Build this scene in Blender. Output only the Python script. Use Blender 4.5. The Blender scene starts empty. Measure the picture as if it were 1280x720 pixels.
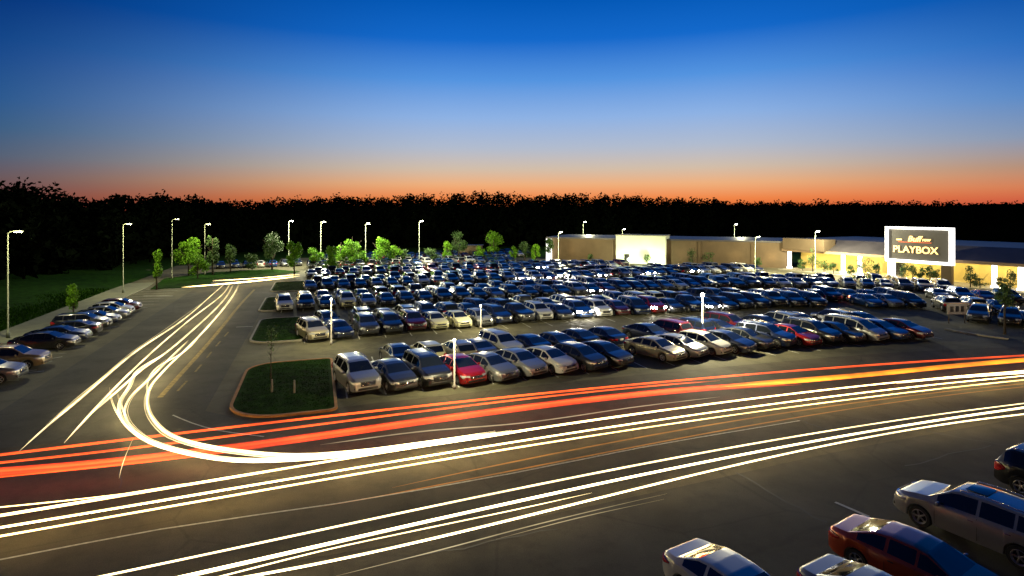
import bpy, bmesh, math, random
import numpy as np
from mathutils import Vector, Matrix
R = random.Random(7)
sc = bpy.context.scene
COL = sc.collection
HC, F, HOR = 12.2, 720.0, 265.0          # camera height, focal length in photo pixels, horizon row
PI = math.pi
SUN_AZ = 0.16                             # sunset direction, radians right of the view axis

# ------------------------------------------------------------------ helpers
def G(px, py, z=0.0):
    "point of the photograph -> point of the place at height z"
    d = (HC - z) * F / (py - HOR)
    return Vector(((px - 640) / F * d, d, z))

def new_obj(name, data, parent=None):
    o = bpy.data.objects.new(name, data)
    COL.objects.link(o)
    if parent is not None:
        o.parent = parent
    return o

def tag(o, label=None, cat=None, group=None, kind=None):
    if label: o['label'] = label
    if cat: o['category'] = cat
    if group: o['group'] = group
    if kind: o['kind'] = kind
    return o

def sharpen(bm, ang=35):
    a = math.radians(ang)
    for f in bm.faces: f.smooth = True
    for e in bm.edges:
        if len(e.link_faces) == 2:
            e.smooth = e.calc_face_angle(0) < a

def mesh_of(bm, name, mats, smooth=True, ang=35):
    if smooth: sharpen(bm, ang)
    me = bpy.data.meshes.new(name)
    bm.to_mesh(me); bm.free()
    for m in (mats if isinstance(mats, (list, tuple)) else [mats]):
        me.materials.append(m)
    return me

def build(name, bm, mat, parent=None, smooth=True, ang=35):
    return new_obj(name, mesh_of(bm, name, mat, smooth, ang), parent)

def box(bm, c, s, rz=0.0, bev=0.0, mi=0, rx=0.0, ry=0.0):
    b2 = bmesh.new()
    bmesh.ops.create_cube(b2, size=1.0)
    for v in b2.verts:
        v.co = Vector((v.co.x * s[0], v.co.y * s[1], v.co.z * s[2]))
    if bev > 0:
        bmesh.ops.bevel(b2, geom=list(b2.edges), offset=bev, segments=2, affect='EDGES', profile=0.6)
    M = Matrix.Translation(c) @ Matrix.Rotation(rz, 4, 'Z') @ Matrix.Rotation(ry, 4, 'Y') @ Matrix.Rotation(rx, 4, 'X')
    add(bm, b2, M, mi)

def add(bm, b2, M=None, mi=None):
    vm = {}
    for v in b2.verts:
        vm[v] = bm.verts.new(M @ v.co if M is not None else v.co)
    for f in b2.faces:
        try:
            nf = bm.faces.new([vm[v] for v in f.verts])
            nf.material_index = f.material_index if mi is None else mi
            nf.smooth = f.smooth
        except ValueError:
            pass
    b2.free()

def tube(bm, pts, radii, n=8, cap=True, mi=0):
    pts = [Vector(p) for p in pts]
    rings = []
    for i, p in enumerate(pts):
        a = pts[max(0, i - 1)]; b = pts[min(len(pts) - 1, i + 1)]
        t = (b - a).normalized() if (b - a).length > 1e-9 else Vector((0, 0, 1))
        up = Vector((0, 0, 1)) if abs(t.z) < 0.9 else Vector((1, 0, 0))
        s = t.cross(up).normalized(); u = s.cross(t).normalized()
        r = radii[i] if isinstance(radii, (list, tuple)) else radii
        rings.append([bm.verts.new(p + (s * math.cos(2 * PI * k / n) + u * math.sin(2 * PI * k / n)) * r) for k in range(n)])
    for a, b in zip(rings, rings[1:]):
        for k in range(n):
            f = bm.faces.new((a[k], a[(k + 1) % n], b[(k + 1) % n], b[k])); f.material_index = mi
    if cap:
        for rg, rev in ((rings[0], True), (rings[-1], False)):
            try:
                f = bm.faces.new(rg[::-1] if rev else rg); f.material_index = mi
            except ValueError: pass

def lathe_y(bm, prof, n=24, y0=0.0, x0=0.0, z0=0.0, mi=0, caps=True):
    "profile [(radius, y)] turned about the y axis"
    rings = []
    for r, y in prof:
        rings.append([bm.verts.new((x0 + r * math.cos(2 * PI * k / n), y0 + y, z0 + r * math.sin(2 * PI * k / n))) for k in range(n)])
    for a, b in zip(rings, rings[1:]):
        for k in range(n):
            f = bm.faces.new((a[k], a[(k + 1) % n], b[(k + 1) % n], b[k])); f.material_index = mi
    if caps:
        for rg in (rings[0], rings[-1]):
            f = bm.faces.new(rg); f.material_index = mi

def poly_prism(bm, pts, z0, z1, mi=0):
    lo = [bm.verts.new((p[0], p[1], z0)) for p in pts]
    hi = [bm.verts.new((p[0], p[1], z1)) for p in pts]
    n = len(pts)
    fs = [bm.faces.new(hi)] + [bm.faces.new((lo[i], lo[(i + 1) % n], hi[(i + 1) % n], hi[i])) for i in range(n)]
    for f in fs: f.material_index = mi
    bmesh.ops.recalc_face_normals(bm, faces=fs)

def sheet(name, pts, z, mat):
    bm = bmesh.new()
    f = bm.faces.new([bm.verts.new((p[0], p[1], z)) for p in pts])
    bmesh.ops.recalc_face_normals(bm, faces=[f])
    if f.normal.z < 0: f.normal_flip()
    bmesh.ops.triangulate(bm, faces=[f])
    o = build(name, bm, mat, smooth=False)
    return tag(o, kind='structure')

# ------------------------------------------------------------------ materials
def mat(name, base=(.5, .5, .5), rough=.5, metal=0.0, coat=0.0, emit=None, es=0.0, noise=None, spec=0.5, bump=None, trans=0.0):
    m = bpy.data.materials.new(name); m.use_nodes = True
    nt = m.node_tree; b = nt.nodes['Principled BSDF']
    b.inputs['Base Color'].default_value = (*base, 1)
    b.inputs['Roughness'].default_value = rough
    b.inputs['Metallic'].default_value = metal
    b.inputs['Coat Weight'].default_value = coat
    b.inputs['Coat Roughness'].default_value = 0.04
    b.inputs['Specular IOR Level'].default_value = spec
    if trans: b.inputs['Transmission Weight'].default_value = trans
    if emit:
        b.inputs['Emission Color'].default_value = (*emit, 1)
        b.inputs['Emission Strength'].default_value = es
    if noise or bump:
        tc = nt.nodes.new('ShaderNodeTexCoord')
    if noise:
        sc_, amt = noise
        n = nt.nodes.new('ShaderNodeTexNoise'); n.inputs['Scale'].default_value = sc_; n.inputs['Detail'].default_value = 5
        nt.links.new(tc.outputs['Object'], n.inputs['Vector'])
        r = nt.nodes.new('ShaderNodeValToRGB')
        r.color_ramp.elements[0].position = .3; r.color_ramp.elements[1].position = .7
        r.color_ramp.elements[0].color = (*[c * (1 - amt) for c in base], 1)
        r.color_ramp.elements[1].color = (*[min(1, c * (1 + amt)) for c in base], 1)
        nt.links.new(n.outputs['Fac'], r.inputs['Fac']); nt.links.new(r.outputs['Color'], b.inputs['Base Color'])
    if bump:
        n = nt.nodes.new('ShaderNodeTexNoise'); n.inputs['Scale'].default_value = bump[0]; n.inputs['Detail'].default_value = 4
        nt.links.new(tc.outputs['Object'], n.inputs['Vector'])
        bp = nt.nodes.new('ShaderNodeBump'); bp.inputs['Strength'].default_value = bump[1]; bp.inputs['Distance'].default_value = .02
        nt.links.new(n.outputs['Fac'], bp.inputs['Height']); nt.links.new(bp.outputs['Normal'], b.inputs['Normal'])
    return m

def asphalt(name, base, crack=.78):
    m = bpy.data.materials.new(name); m.use_nodes = True
    nt = m.node_tree; L = nt.links; b = nt.nodes['Principled BSDF']
    tc = nt.nodes.new('ShaderNodeTexCoord')
    def noise(s, det=6, rough=.6):
        n = nt.nodes.new('ShaderNodeTexNoise'); n.inputs['Scale'].default_value = s; n.inputs['Detail'].default_value = det
        n.inputs['Roughness'].default_value = rough
        L.new(tc.outputs['Object'], n.inputs['Vector']); return n
    def ramp(src, p0, c0, p1, c1):
        r = nt.nodes.new('ShaderNodeValToRGB'); e = r.color_ramp.elements
        e[0].position = p0; e[0].color = (*c0, 1); e[1].position = p1; e[1].color = (*c1, 1)
        L.new(src, r.inputs['Fac']); return r
    def mul(a, b_, f=1.0):
        x = nt.nodes.new('ShaderNodeMix'); x.data_type = 'RGBA'; x.blend_type = 'MULTIPLY'; x.inputs[0].default_value = f
        L.new(a, x.inputs[6]); L.new(b_, x.inputs[7]); return x.outputs[2]
    big = ramp(noise(.13, 4).outputs['Fac'], .32, [c * .62 for c in base], .68, [c * 1.35 for c in base])
    fine = ramp(noise(26, 3).outputs['Fac'], .3, (.65, .65, .65), .7, (1.25, 1.25, 1.25))
    stain = ramp(noise(.55, 6, .7).outputs['Fac'], .38, (.62, .62, .62), .52, (1, 1, 1))
    # cracks: edges of a warped voronoi, present only in some areas
    w = noise(.6, 5); wm = nt.nodes.new('ShaderNodeMix'); wm.data_type = 'RGBA'; wm.inputs[0].default_value = .25
    L.new(tc.outputs['Object'], wm.inputs[6]); L.new(w.outputs['Color'], wm.inputs[7])
    v = nt.nodes.new('ShaderNodeTexVoronoi'); v.feature = 'DISTANCE_TO_EDGE'; v.inputs['Scale'].default_value = .16
    L.new(wm.outputs[2], v.inputs['Vector'])
    cr = ramp(v.outputs['Distance'], .003, (crack, crack, crack), .008, (1, 1, 1))
    c = mul(mul(mul(big.outputs['Color'], fine.outputs['Color']), stain.outputs['Color'], .7), cr.outputs['Color'])
    L.new(c, b.inputs['Base Color'])
    rr = nt.nodes.new('ShaderNodeMapRange'); L.new(noise(.35, 5).outputs['Fac'], rr.inputs[0])
    rr.inputs[3].default_value = .72; rr.inputs[4].default_value = .95; b.inputs['Specular IOR Level'].default_value = .28
    L.new(rr.outputs[0], b.inputs['Roughness'])
    bp = nt.nodes.new('ShaderNodeBump'); bp.inputs['Strength'].default_value = .35; bp.inputs['Distance'].default_value = .01
    L.new(noise(60, 3).outputs['Fac'], bp.inputs['Height']); L.new(bp.outputs['Normal'], b.inputs['Normal'])
    return m

M = {}
M['lot'] = asphalt('lot_asphalt', (.115, .107, .066))
M['road'] = asphalt('road_asphalt', (.085, .072, .046))
M['side'] = asphalt('side_road_asphalt', (.072, .070, .055))
M['grass'] = mat('grass_ground', (.012, .042, .003), 1.0, spec=.05, noise=(1.2, .45), bump=(18, .8))
M['blade'] = mat('grass_blades', (.014, .046, .002), 1.0, spec=.05, noise=(2.0, .4))
M['walk'] = mat('pavement_concrete', (.17, .18, .12), .85, noise=(.8, .18))
M['kerb'] = mat('kerb_concrete', (.30, .28, .22), .8, noise=(2, .15))
M['kerb_orange'] = mat('orange_brown_kerb', (.30, .13, .03), .8, noise=(2, .25))  # front island kerb in orange brown
M['paintw'] = mat('white_road_paint', (.48, .48, .42), .7, noise=(5, .25))
M['painty'] = mat('yellow_road_paint', (.20, .155, .05), .8, noise=(3, .45))
M['glass'] = mat('car_glass', (.006, .008, .012), .04, spec=.8, coat=.3)
M['tyre'] = mat('tyre_rubber', (.012, .012, .012), .85)
M['rim'] = mat('alloy_rim', (.45, .45, .46), .28, metal=.9)
M['trim'] = mat('black_trim', (.012, .012, .013), .45)
M['chrome'] = mat('chrome', (.7, .7, .7), .12, metal=1)
M['hl'] = mat('headlight_lens', (.62, .64, .66), .06, metal=.55, coat=1)
M['hl_on'] = mat('headlight_lit', (.9, .9, .9), .2, emit=(1, .95, .85), es=160)
M['tl'] = mat('tail_light_lens', (.35, .012, .012), .12, coat=1)
M['tl_on'] = mat('tail_light_lit', (.5, .02, .02), .2, emit=(1, .12, .06), es=10)
M['plate'] = mat('licence_plate', (.62, .62, .6), .5)
M['under'] = mat('underbody', (.008, .008, .008), .9)
M['bark'] = mat('bark', (.06, .045, .03), .9, noise=(6, .4), bump=(12, .6))
M['leaf'] = mat('leaves', (.12, .28, .014), .6, noise=(1.5, .45), spec=.15)
M['leafd'] = mat('dark_leaves', (.045, .10, .018), .65, noise=(1.0, .4))
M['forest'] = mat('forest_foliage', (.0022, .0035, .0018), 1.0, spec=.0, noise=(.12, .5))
M['pole'] = mat('galvanised_pole', (.15, .17, .12), .45, metal=.3, noise=(3, .1))
M['polew'] = mat('white_painted_pole', (.24, .22, .20), .5)
M['lamp'] = mat('lamp_glow', (.9, .9, .9), .3, emit=(1, .93, .80), es=30)
M['lampdim'] = mat('lamp_glow_dim', (.9, .9, .9), .3, emit=(1, .9, .72), es=.7)
M['lampstar'] = mat('lamp_glow_bright', (.9, .9, .9), .3, emit=(1, .95, .9), es=60)
M['wall_y'] = mat('stucco_yellow', (.58, .45, .15), .85, noise=(.5, .12), bump=(6, .2))
M['wall_b'] = mat('stucco_tan', (.115, .078, .042), .85, noise=(.4, .15), bump=(6, .2))
M['wall_w'] = mat('stucco_cream', (.62, .66, .50), .8, noise=(.4, .06))
M['roof'] = mat('dark_metal_roof', (.06, .052, .055), .5, noise=(.6, .2))
M['fascia'] = mat('fascia', (.30, .20, .12), .7)
M['pillar'] = mat('spotlit_pillar_glow', (.9, .9, .88), .4, emit=(1, .97, .90), es=4)  # spotlight falling on the pillars is put into the material as glow
M['signframe'] = mat('sign_lit_frame', (.9, .9, .9), .4, emit=(1, .97, .93), es=3)
M['signface'] = mat('sign_face', (.11, .10, .095), .35)
M['neon'] = mat('neon_letters', (1, .8, .4), .4, emit=(1, .62, .20), es=2.2)
M['neonr'] = mat('neon_red', (1, .2, .05), .4, emit=(1, .10, .02), es=.8)
M['win'] = mat('shop_glass', (.02, .02, .02), .08, spec=.7)
M['winlit'] = mat('lit_shop_window', (.5, .4, .2), .3, emit=(1, .72, .30), es=1.1)
M['seam'] = mat('tar_seam', (.018, .017, .015), .6)

# ------------------------------------------------------------------ camera
cam = bpy.data.cameras.new('camera'); co = bpy.data.objects.new('camera', cam); COL.objects.link(co)
co.location = (0, 0, HC); co.rotation_euler = (math.radians(90), 0, 0)
cam.sensor_width = 36; cam.lens = F / 1280 * 36
cam.shift_y = -(360 - HOR) / 1280
cam.clip_start = .1; cam.clip_end = 4000
sc.camera = co

# ------------------------------------------------------------------ sky
w = bpy.data.worlds.new('World'); sc.world = w; w.use_nodes = True
nt = w.node_tree; L = nt.links; bg = nt.nodes['Background']
def s2l(c):
    return tuple(((x / 255) / 12.92 if x / 255 <= .04045 else ((x / 255 + .055) / 1.055) ** 2.4) for x in c)
tc = nt.nodes.new('ShaderNodeTexCoord'); sep = nt.nodes.new('ShaderNodeSeparateXYZ'); L.new(tc.outputs['Generated'], sep.inputs[0])
def mathn(op, a, b_=None):
    n = nt.nodes.new('ShaderNodeMath'); n.operation = op
    for i, v in enumerate((a, b_)):
        if v is None: continue
        if isinstance(v, (int, float)): n.inputs[i].default_value = v
        else: L.new(v, n.inputs[i])
    return n.outputs[0]
hyp = mathn('SQRT', mathn('ADD', mathn('MULTIPLY', sep.outputs[0], sep.outputs[0]), mathn('MULTIPLY', sep.outputs[1], sep.outputs[1])))
el = mathn('ARCTAN2', sep.outputs[2], hyp)
az = mathn('ARCTAN2', sep.outputs[0], sep.outputs[1])
elf = mathn('DIVIDE', el, 1.25)
def skyramp(stops, px=640):
    r = nt.nodes.new('ShaderNodeValToRGB'); L.new(elf, r.inputs['Fac']); cr = r.color_ramp
    s = []
    for y, c in stops:
        d = math.hypot(F, px - 640)
        s.append((math.atan((HOR - y) / d) / 1.25, s2l(c)))
    s.sort()
    top = s[-1][1]
    s.append((.48, tuple(k * f for k, f in zip(top, (.8, .75, .75)))))
    s.append((.95, tuple(k * f for k, f in zip(top, (.3, .28, .30)))))
    while len(cr.elements) < len(s): cr.elements.new(.5)
    for e, (p, c) in zip(cr.elements, s):
        e.position = max(0, min(1, p)); e.color = (*c, 1)
    return r.outputs['Color']
rl = skyramp([(0, (0, 45, 114)), (70, (0, 62, 130)), (125, (8, 76, 134)), (160, (32, 82, 124)), (195, (62, 84, 112)), (224, (86, 76, 88)), (246, (104, 64, 68)), (265, (90, 45, 45))], 20)
rc = skyramp([(0, (4, 88, 182)), (50, (20, 105, 203)), (100, (84, 148, 224)), (147, (142, 178, 228)), (185, (178, 188, 206)), (211, (210, 190, 170)), (231, (240, 176, 124)), (249, (242, 134, 70)), (265, (215, 90, 40))], 700)
rr = skyramp([(0, (0, 76, 160)), (70, (4, 96, 184)), (122, (62, 124, 192)), (172, (116, 140, 174)), (208, (164, 132, 116)), (234, (206, 120, 84)), (254, (198, 78, 64)), (265, (150, 45, 40))], 1260)
def mr(a, b_):
    n = nt.nodes.new('ShaderNodeMapRange'); n.interpolation_type = 'SMOOTHSTEP'; L.new(az, n.inputs[0])
    n.inputs[1].default_value = a; n.inputs[2].default_value = b_; return n.outputs[0]
def mixc(f, a, b_):
    n = nt.nodes.new('ShaderNodeMix'); n.data_type = 'RGBA'; L.new(f, n.inputs[0]); L.new(a, n.inputs[6]); L.new(b_, n.inputs[7]); return n.outputs[2]
c1 = mixc(mr(-.86, -.08), rl, rc)
c2 = mixc(mr(.30, .92), c1, rr)
rb = nt.nodes.new('ShaderNodeMix'); rb.data_type = 'RGBA'; rb.blend_type = 'MULTIPLY'; rb.inputs[0].default_value = 1
L.new(rl, rb.inputs[6]); rb.inputs[7].default_value = (.30, .30, .30, 1)
aaz = mathn('ABSOLUTE', az)
def mra(a, b_):
    n = nt.nodes.new('ShaderNodeMapRange'); n.interpolation_type = 'SMOOTHSTEP'; L.new(aaz, n.inputs[0])
    n.inputs[1].default_value = a; n.inputs[2].default_value = b_; return n.outputs[0]
c3 = mixc(mra(.85, 2.0), c2, rb.outputs[2])
L.new(c3, bg.inputs['Color']); bg.inputs['Strength'].default_value = 1.0

sun = bpy.data.lights.new('afterglow_sun', 'SUN'); sun.energy = .03; sun.angle = math.radians(12); sun.color = (1, .6, .35)
so = bpy.data.objects.new('afterglow_sun', sun); COL.objects.link(so)
so.rotation_euler = (math.radians(86), 0, PI - SUN_AZ)

sc.cycles.transparent_max_bounces = 48
vs = sc.view_settings; vs.view_transform = 'Standard'; vs.look = 'None'; vs.exposure = 0; vs.gamma = 1

# ------------------------------------------------------------------ the lot's own axes
O0 = G(458, 494)
ANG = math.radians(18.7)
U = Vector((math.cos(ANG), math.sin(ANG), 0)); N = Vector((-math.sin(ANG), math.cos(ANG), 0))
def AP(a, p, z=0.0): return O0 + U * a + N * p + Vector((0, 0, z))

def catmull(pts, step=1.2):
    P = [Vector(p) for p in pts]
    P = [P[0] * 2 - P[1]] + P + [P[-1] * 2 - P[-2]]
    out = []
    for i in range(1, len(P) - 2):
        p0, p1, p2, p3 = P[i - 1:i + 3]
        n = max(2, int((p2 - p1).length / step))
        # centripetal-like: use chord-length scaled tangents to avoid overshoot
        d1 = (p1 - p0).length or 1; d2 = (p2 - p1).length or 1; d3 = (p3 - p2).length or 1
        m1 = ((p2 - p1) / d2 * d1 + (p1 - p0) / d1 * d2) / (d1 + d2) * d2
        m2 = ((p3 - p2) / d3 * d2 + (p2 - p1) / d2 * d3) / (d2 + d3) * d2
        for k in range(n):
            t = k / n; t2 = t * t; t3 = t2 * t
            out.append(p1 * (2 * t3 - 3 * t2 + 1) + m1 * (t3 - 2 * t2 + t) + p2 * (-2 * t3 + 3 * t2) + m2 * (t3 - t2))
    out.append(P[-2]); return out

def ipts(pl, z=0.0, ext=(0, 0)):
    W = [G(x, y, z) for x, y in pl]
    if ext[0]: W = [W[0] + (W[0] - W[1]).normalized() * ext[0]] + W
    if ext[1]: W = W + [W[-1] + (W[-1] - W[-2]).normalized() * ext[1]]
    return W

# ------------------------------------------------------------------ ground
bm = bmesh.new()
bmesh.ops.create_grid(bm, x_segments=60, y_segments=60, size=1)
for v in bm.verts:
    v.co = Vector((v.co.x * 1500, v.co.y * 1500 + 500, -.02))
tag(build('ground', bm, M['grass']), kind='structure')

STORE = [Vector((9, 147)), Vector((60.5, 124.5)), Vector((79.5, 88)), Vector((92, 64))]
lot = [AP(-2, -2), AP(-2, 150), Vector((-20, 165, 0)), Vector((9, 156, 0)), Vector((62, 132, 0)), Vector((90, 88, 0)), Vector((130, 60, 0)), Vector((120, 10, 0)), Vector((60, -30, 0)), Vector((-60, -30, 0)), AP(-34, -10), AP(-28.8, -6), AP(-28.8, 76), AP(-60, 88), AP(-60, 112), AP(-2, 112)]
lotpoly = [AP(-28.9, -16), AP(-28.9, 66), AP(-70, 72), AP(-70, 104), AP(-12, 112), AP(-12, 124), Vector((-20, 162, 0)), Vector((9, 152, 0)), Vector((62, 128, 0)), Vector((84, 90, 0)), Vector((140, 66, 0)), Vector((130, -30, 0)), Vector((-90, -30, 0)), AP(-60, -16)]
sheet('parking_lot', lotpoly, 0.0, M['lot'])
# main road
M['near'] = asphalt('near_lot_asphalt', (.052, .045, .034))
farE = catmull(ipts([(0, 556), (240, 530), (400, 512), (650, 484), (900, 459), (1100, 442), (1280, 433)], 0, (60, 60)), 3)
nearE = catmull(ipts([(0, 760), (300, 712), (560, 668), (834, 612), (1040, 566), (1280, 522)], 0, (60, 60)), 3)
nl = [p for p in nearE]
sheet('near_lot', nl + [Vector((120, 5, 0)), Vector((120, -30, 0)), Vector((-80, -30, 0)), Vector((-80, 5, 0))], .002, M['near'])
sheet('main_road', farE + nearE[::-1], .004, M['road'])
side = [AP(-21.5, 0), AP(-21.5, 60), AP(-21, 76), AP(-11, 76), AP(-9.6, 60), AP(-9.6, 0), AP(-6, -3.4), AP(-26, -2.4)]
sheet('side_road', side, .008, M['side'])

def strip(bm, pts, wd, z):
    pts = [Vector((p[0], p[1], z)) for p in pts]
    row = []
    for i, p in enumerate(pts):
        t = (pts[min(i + 1, len(pts) - 1)] - pts[max(i - 1, 0)]).normalized()
        s = Vector((-t.y, t.x, 0)) * wd / 2
        row.append((bm.verts.new(p + s), bm.verts.new(p - s)))
    for a, b in zip(row, row[1:]):
        bm.faces.new((a[0], a[1], b[1], b[0]))

# pavement beside the side road, with kerb
bm = bmesh.new(); poly_prism(bm, [AP(-29, -14), AP(-33.2, -14), AP(-33.4, 30), AP(-33.6, 66), AP(-33.4, 74), AP(-29.6, 74), AP(-28.9, 66)], 0, .12)
for k in range(60): pass
tag(build('pavement', bm, M['walk'], smooth=False), kind='structure')
bm = bmesh.new(); strip(bm, [AP(-28.95, y) for y in range(-14, 67, 4)], .16, .128)
tag(build('kerb', bm, M['kerb'], smooth=False), kind='structure')

# painted markings
bm = bmesh.new()
def line_img(bm, a, b, wd=.11, z=.013):
    strip(bm, [G(*a), G(*b)], wd, z)
for a, b in [((39, 442), (105, 433)), ((47, 451), (78, 446)), ((19, 467), (55, 464)), ((100, 423), (122, 420)), ((122, 411), (146, 408)),
             ((146, 401), (164, 398)), ((179, 370), (216, 370)), ((295, 409), (316, 408)), ((1044, 628), (1086, 646))]:
    line_img(bm, a, b, .15 if a[0] != 179 else .3)
# stall lines of the double rows
for p0, a0, a1 in ((0, 0, 53), (17.8, -3, 50), (35.9, -6, 85), (54, -3, 85), (72, -3, 70), (90, -3, 52)):
    a = a0 - 1.25
    while a < a1 + 1.3:
        strip(bm, [AP(a, p0 - .3), AP(a, p0 + 10.3)], .1, .013)
        a += 2.5
k = 0
while k < 30:
    strip(bm, [AP(-28.6, 6 + k * 2.8), AP(-23.6, 6 + k * 2.8)], .1, .014); k += 1
tag(build('parking_markings', bm, M['paintw'], smooth=False), kind='structure')
bm = bmesh.new()
cl = catmull(ipts([(200, 497), (215, 480), (245, 447), (275, 412), (300, 381), (318, 362)]), 2)
strip(bm, cl, .35, .014)
seg = catmull(ipts([(222, 489), (244, 465), (270, 433), (290, 410)]), 1.0)
for i in range(0, len(seg) - 2, 4): strip(bm, seg[i:i + 3], .16, .014)
tag(build('centre_line', bm, M['painty'], smooth=False), kind='structure')
bm = bmesh.new()
strip(bm, catmull(ipts([(216, 519), (240, 529), (272, 538), (330, 546)]), 1), .10, .014)
strip(bm, catmull(ipts([(0, 700), (200, 662), (420, 630), (640, 592), (800, 560), (1000, 526)], 0, (40, 0)), 3), .10, .014)
tag(build('lane_line', bm, M['paintw'], smooth=False), kind='structure')
# tar seams and repair patches near the camera
bm = bmesh.new()
for a, b in [((920, 590), (1035, 655)), ((1130, 582), (1240, 556)), ((985, 520), (1040, 540)), ((0, 486), (70, 470)), ((1160, 540), (1280, 560)), ((150, 560), (153, 610)), ((500, 700), (700, 660))]:
    A, B = G(*a), G(*b); pts = []
    for i in range(9):
        q = A.lerp(B, i / 8); pts.append(q + Vector((R.uniform(-.12, .12), R.uniform(-.12, .12), 0)))
    strip(bm, catmull(pts, .6), .07, .010)
tag(build('tar_seams', bm, M['seam'], smooth=False), kind='structure')

# islands: kerb ring + grass
def island(a0, a1, p0, p1, rad, sd, km='kerb'):
    r = random.Random(sd)
    def ring(inset):
        pts = []
        for cx, cy, s in ((a0 + rad, p0 + rad, PI), (a1 - .6, p0 + .6, 1.5 * PI), (a1 - .6, p1 - .6, 0), (a0 + rad * .7, p1 - rad * .7, .5 * PI)):
            q = rad if cx == a0 + rad else (.6 if cx == a1 - .6 else rad * .7)
            for k in range(9):
                t = s + k / 8 * PI / 2
                pts.append(AP(cx + math.cos(t) * (q - inset), cy + math.sin(t) * (q - inset)))
        return pts
    bm = bmesh.new()
    out, inn = ring(0), ring(.18)
    n = len(out)
    vo0 = [bm.verts.new((p.x, p.y, 0)) for p in out]; vo1 = [bm.verts.new((p.x, p.y, .15)) for p in out]
    vi1 = [bm.verts.new((p.x, p.y, .15)) for p in inn]; vi0 = [bm.verts.new((p.x, p.y, .05)) for p in inn]
    for i in range(n):
        j = (i + 1) % n
        for A, B in ((vo0, vo1), (vo1, vi1), (vi1, vi0)):
            bm.faces.new((A[i], A[j], B[j], B[i]))
    bmesh.ops.recalc_face_normals(bm, faces=bm.faces)
    tag(build('island_kerb', bm, M[km], smooth=True), kind='structure')
    bm = bmesh.new()
    bm.faces.new([bm.verts.new((p.x, p.y, .12)) for p in ring(.17)])
    tag(build('island_soil', bm, M['grass'], smooth=False), kind='structure')
    bm = bmesh.new()
    cnt = int((a1 - a0) * (p1 - p0) * 110)
    for i in range(cnt):
        a = r.uniform(a0 + .4, a1 - .4); p = r.uniform(p0 + .4, p1 - .4)
        if a < a0 + rad and p < p0 + rad and math.hypot(a - a0 - rad, p - p0 - rad) > rad - .3: continue
        if a < a0 + rad * .7 and p > p1 - rad * .7 and math.hypot(a - a0 - rad * .7, p - p1 + rad * .7) > rad * .7 - .3: continue
        b0 = AP(a, p, .11); h = r.uniform(.02, .06); t = r.uniform(0, PI); dx, dy = math.cos(t) * .035, math.sin(t) * .035
        lx, ly = r.uniform(-.06, .06), r.uniform(-.06, .06)
        bm.faces.new((bm.verts.new(b0 + Vector((-dx, -dy, 0))), bm.verts.new(b0 + Vector((dx, dy, 0))), bm.verts.new(b0 + Vector((lx, ly, h)))))
    o = build('grass', bm, M['blade'], smooth=False)
    tag(o, 'mown grass of a kerbed parking island at the row ends', 'grass', kind='stuff')
island(-8.3, -1.9, -2.6, 10.6, 3.2, 1, 'kerb_orange')
island(-9.2, -4.2, 18.5, 31.5, 2.0, 2)
island(-10.0, -7.6, 37, 49, 1.2, 3)
island(-10.0, -4.6, 55, 68, 2.0, 4)

# green verge along the far side of the cross road
bm = bmesh.new(); poly_prism(bm, [G(188, 362), G(262, 358), G(268, 349), G(330, 347), G(375, 340), G(340, 337), G(262, 341), G(205, 349)], 0, .10)
tag(build('verge', bm, M['grass'], smooth=False), kind='structure')

# right-hand median
med = catmull(ipts([(1182, 412), (1208, 417), (1242, 422), (1280, 427)], 0, (0, 12)), 1)
bm = bmesh.new()
for i, (a, b) in enumerate(zip(med, med[1:])):
    t = (b - a); 
    if t.length < .05 or i % 6 == 5: continue
    box(bm, (a + b) / 2 + Vector((0, 0, .07)), (t.length, .35, .14), math.atan2(t.y, t.x))
tag(build('kerb', bm, M['kerb'], smooth=False), kind='structure')

# left bank (grass slope under the wood)
bm = bmesh.new()
prev = None
for k in range(30):
    p = -20 + k * 6
    row = []
    for a, z in ((-33.3, .1), (-37, .25), (-44, 1.0), (-60, 2.8), (-90, 5.0), (-140, 6)):
        zz = z * (1 if p < 66 else max(.15, 1 - (p - 66) / 50)) + (R.uniform(-.12, .12) if z > .2 else 0)
        row.append(bm.verts.new(AP(a, p, zz)))
    if prev:
        for i in range(5): bm.faces.new((prev[i], prev[i + 1], row[i + 1], row[i]))
    prev = row
bmesh.ops.recalc_face_normals(bm, faces=bm.faces)
tag(build('grass_bank', bm, M['grass'], smooth=True), kind='structure')

# ------------------------------------------------------------------ cars
def interp(tab, x):
    if x <= tab[0][0]: return tab[0][1]
    for (x0, y0), (x1, y1) in zip(tab, tab[1:]):
        if x <= x1:
            t = (x - x0) / (x1 - x0) if x1 > x0 else 0
            return y0 + (y1 - y0) * t
    return tab[-1][1]

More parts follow.
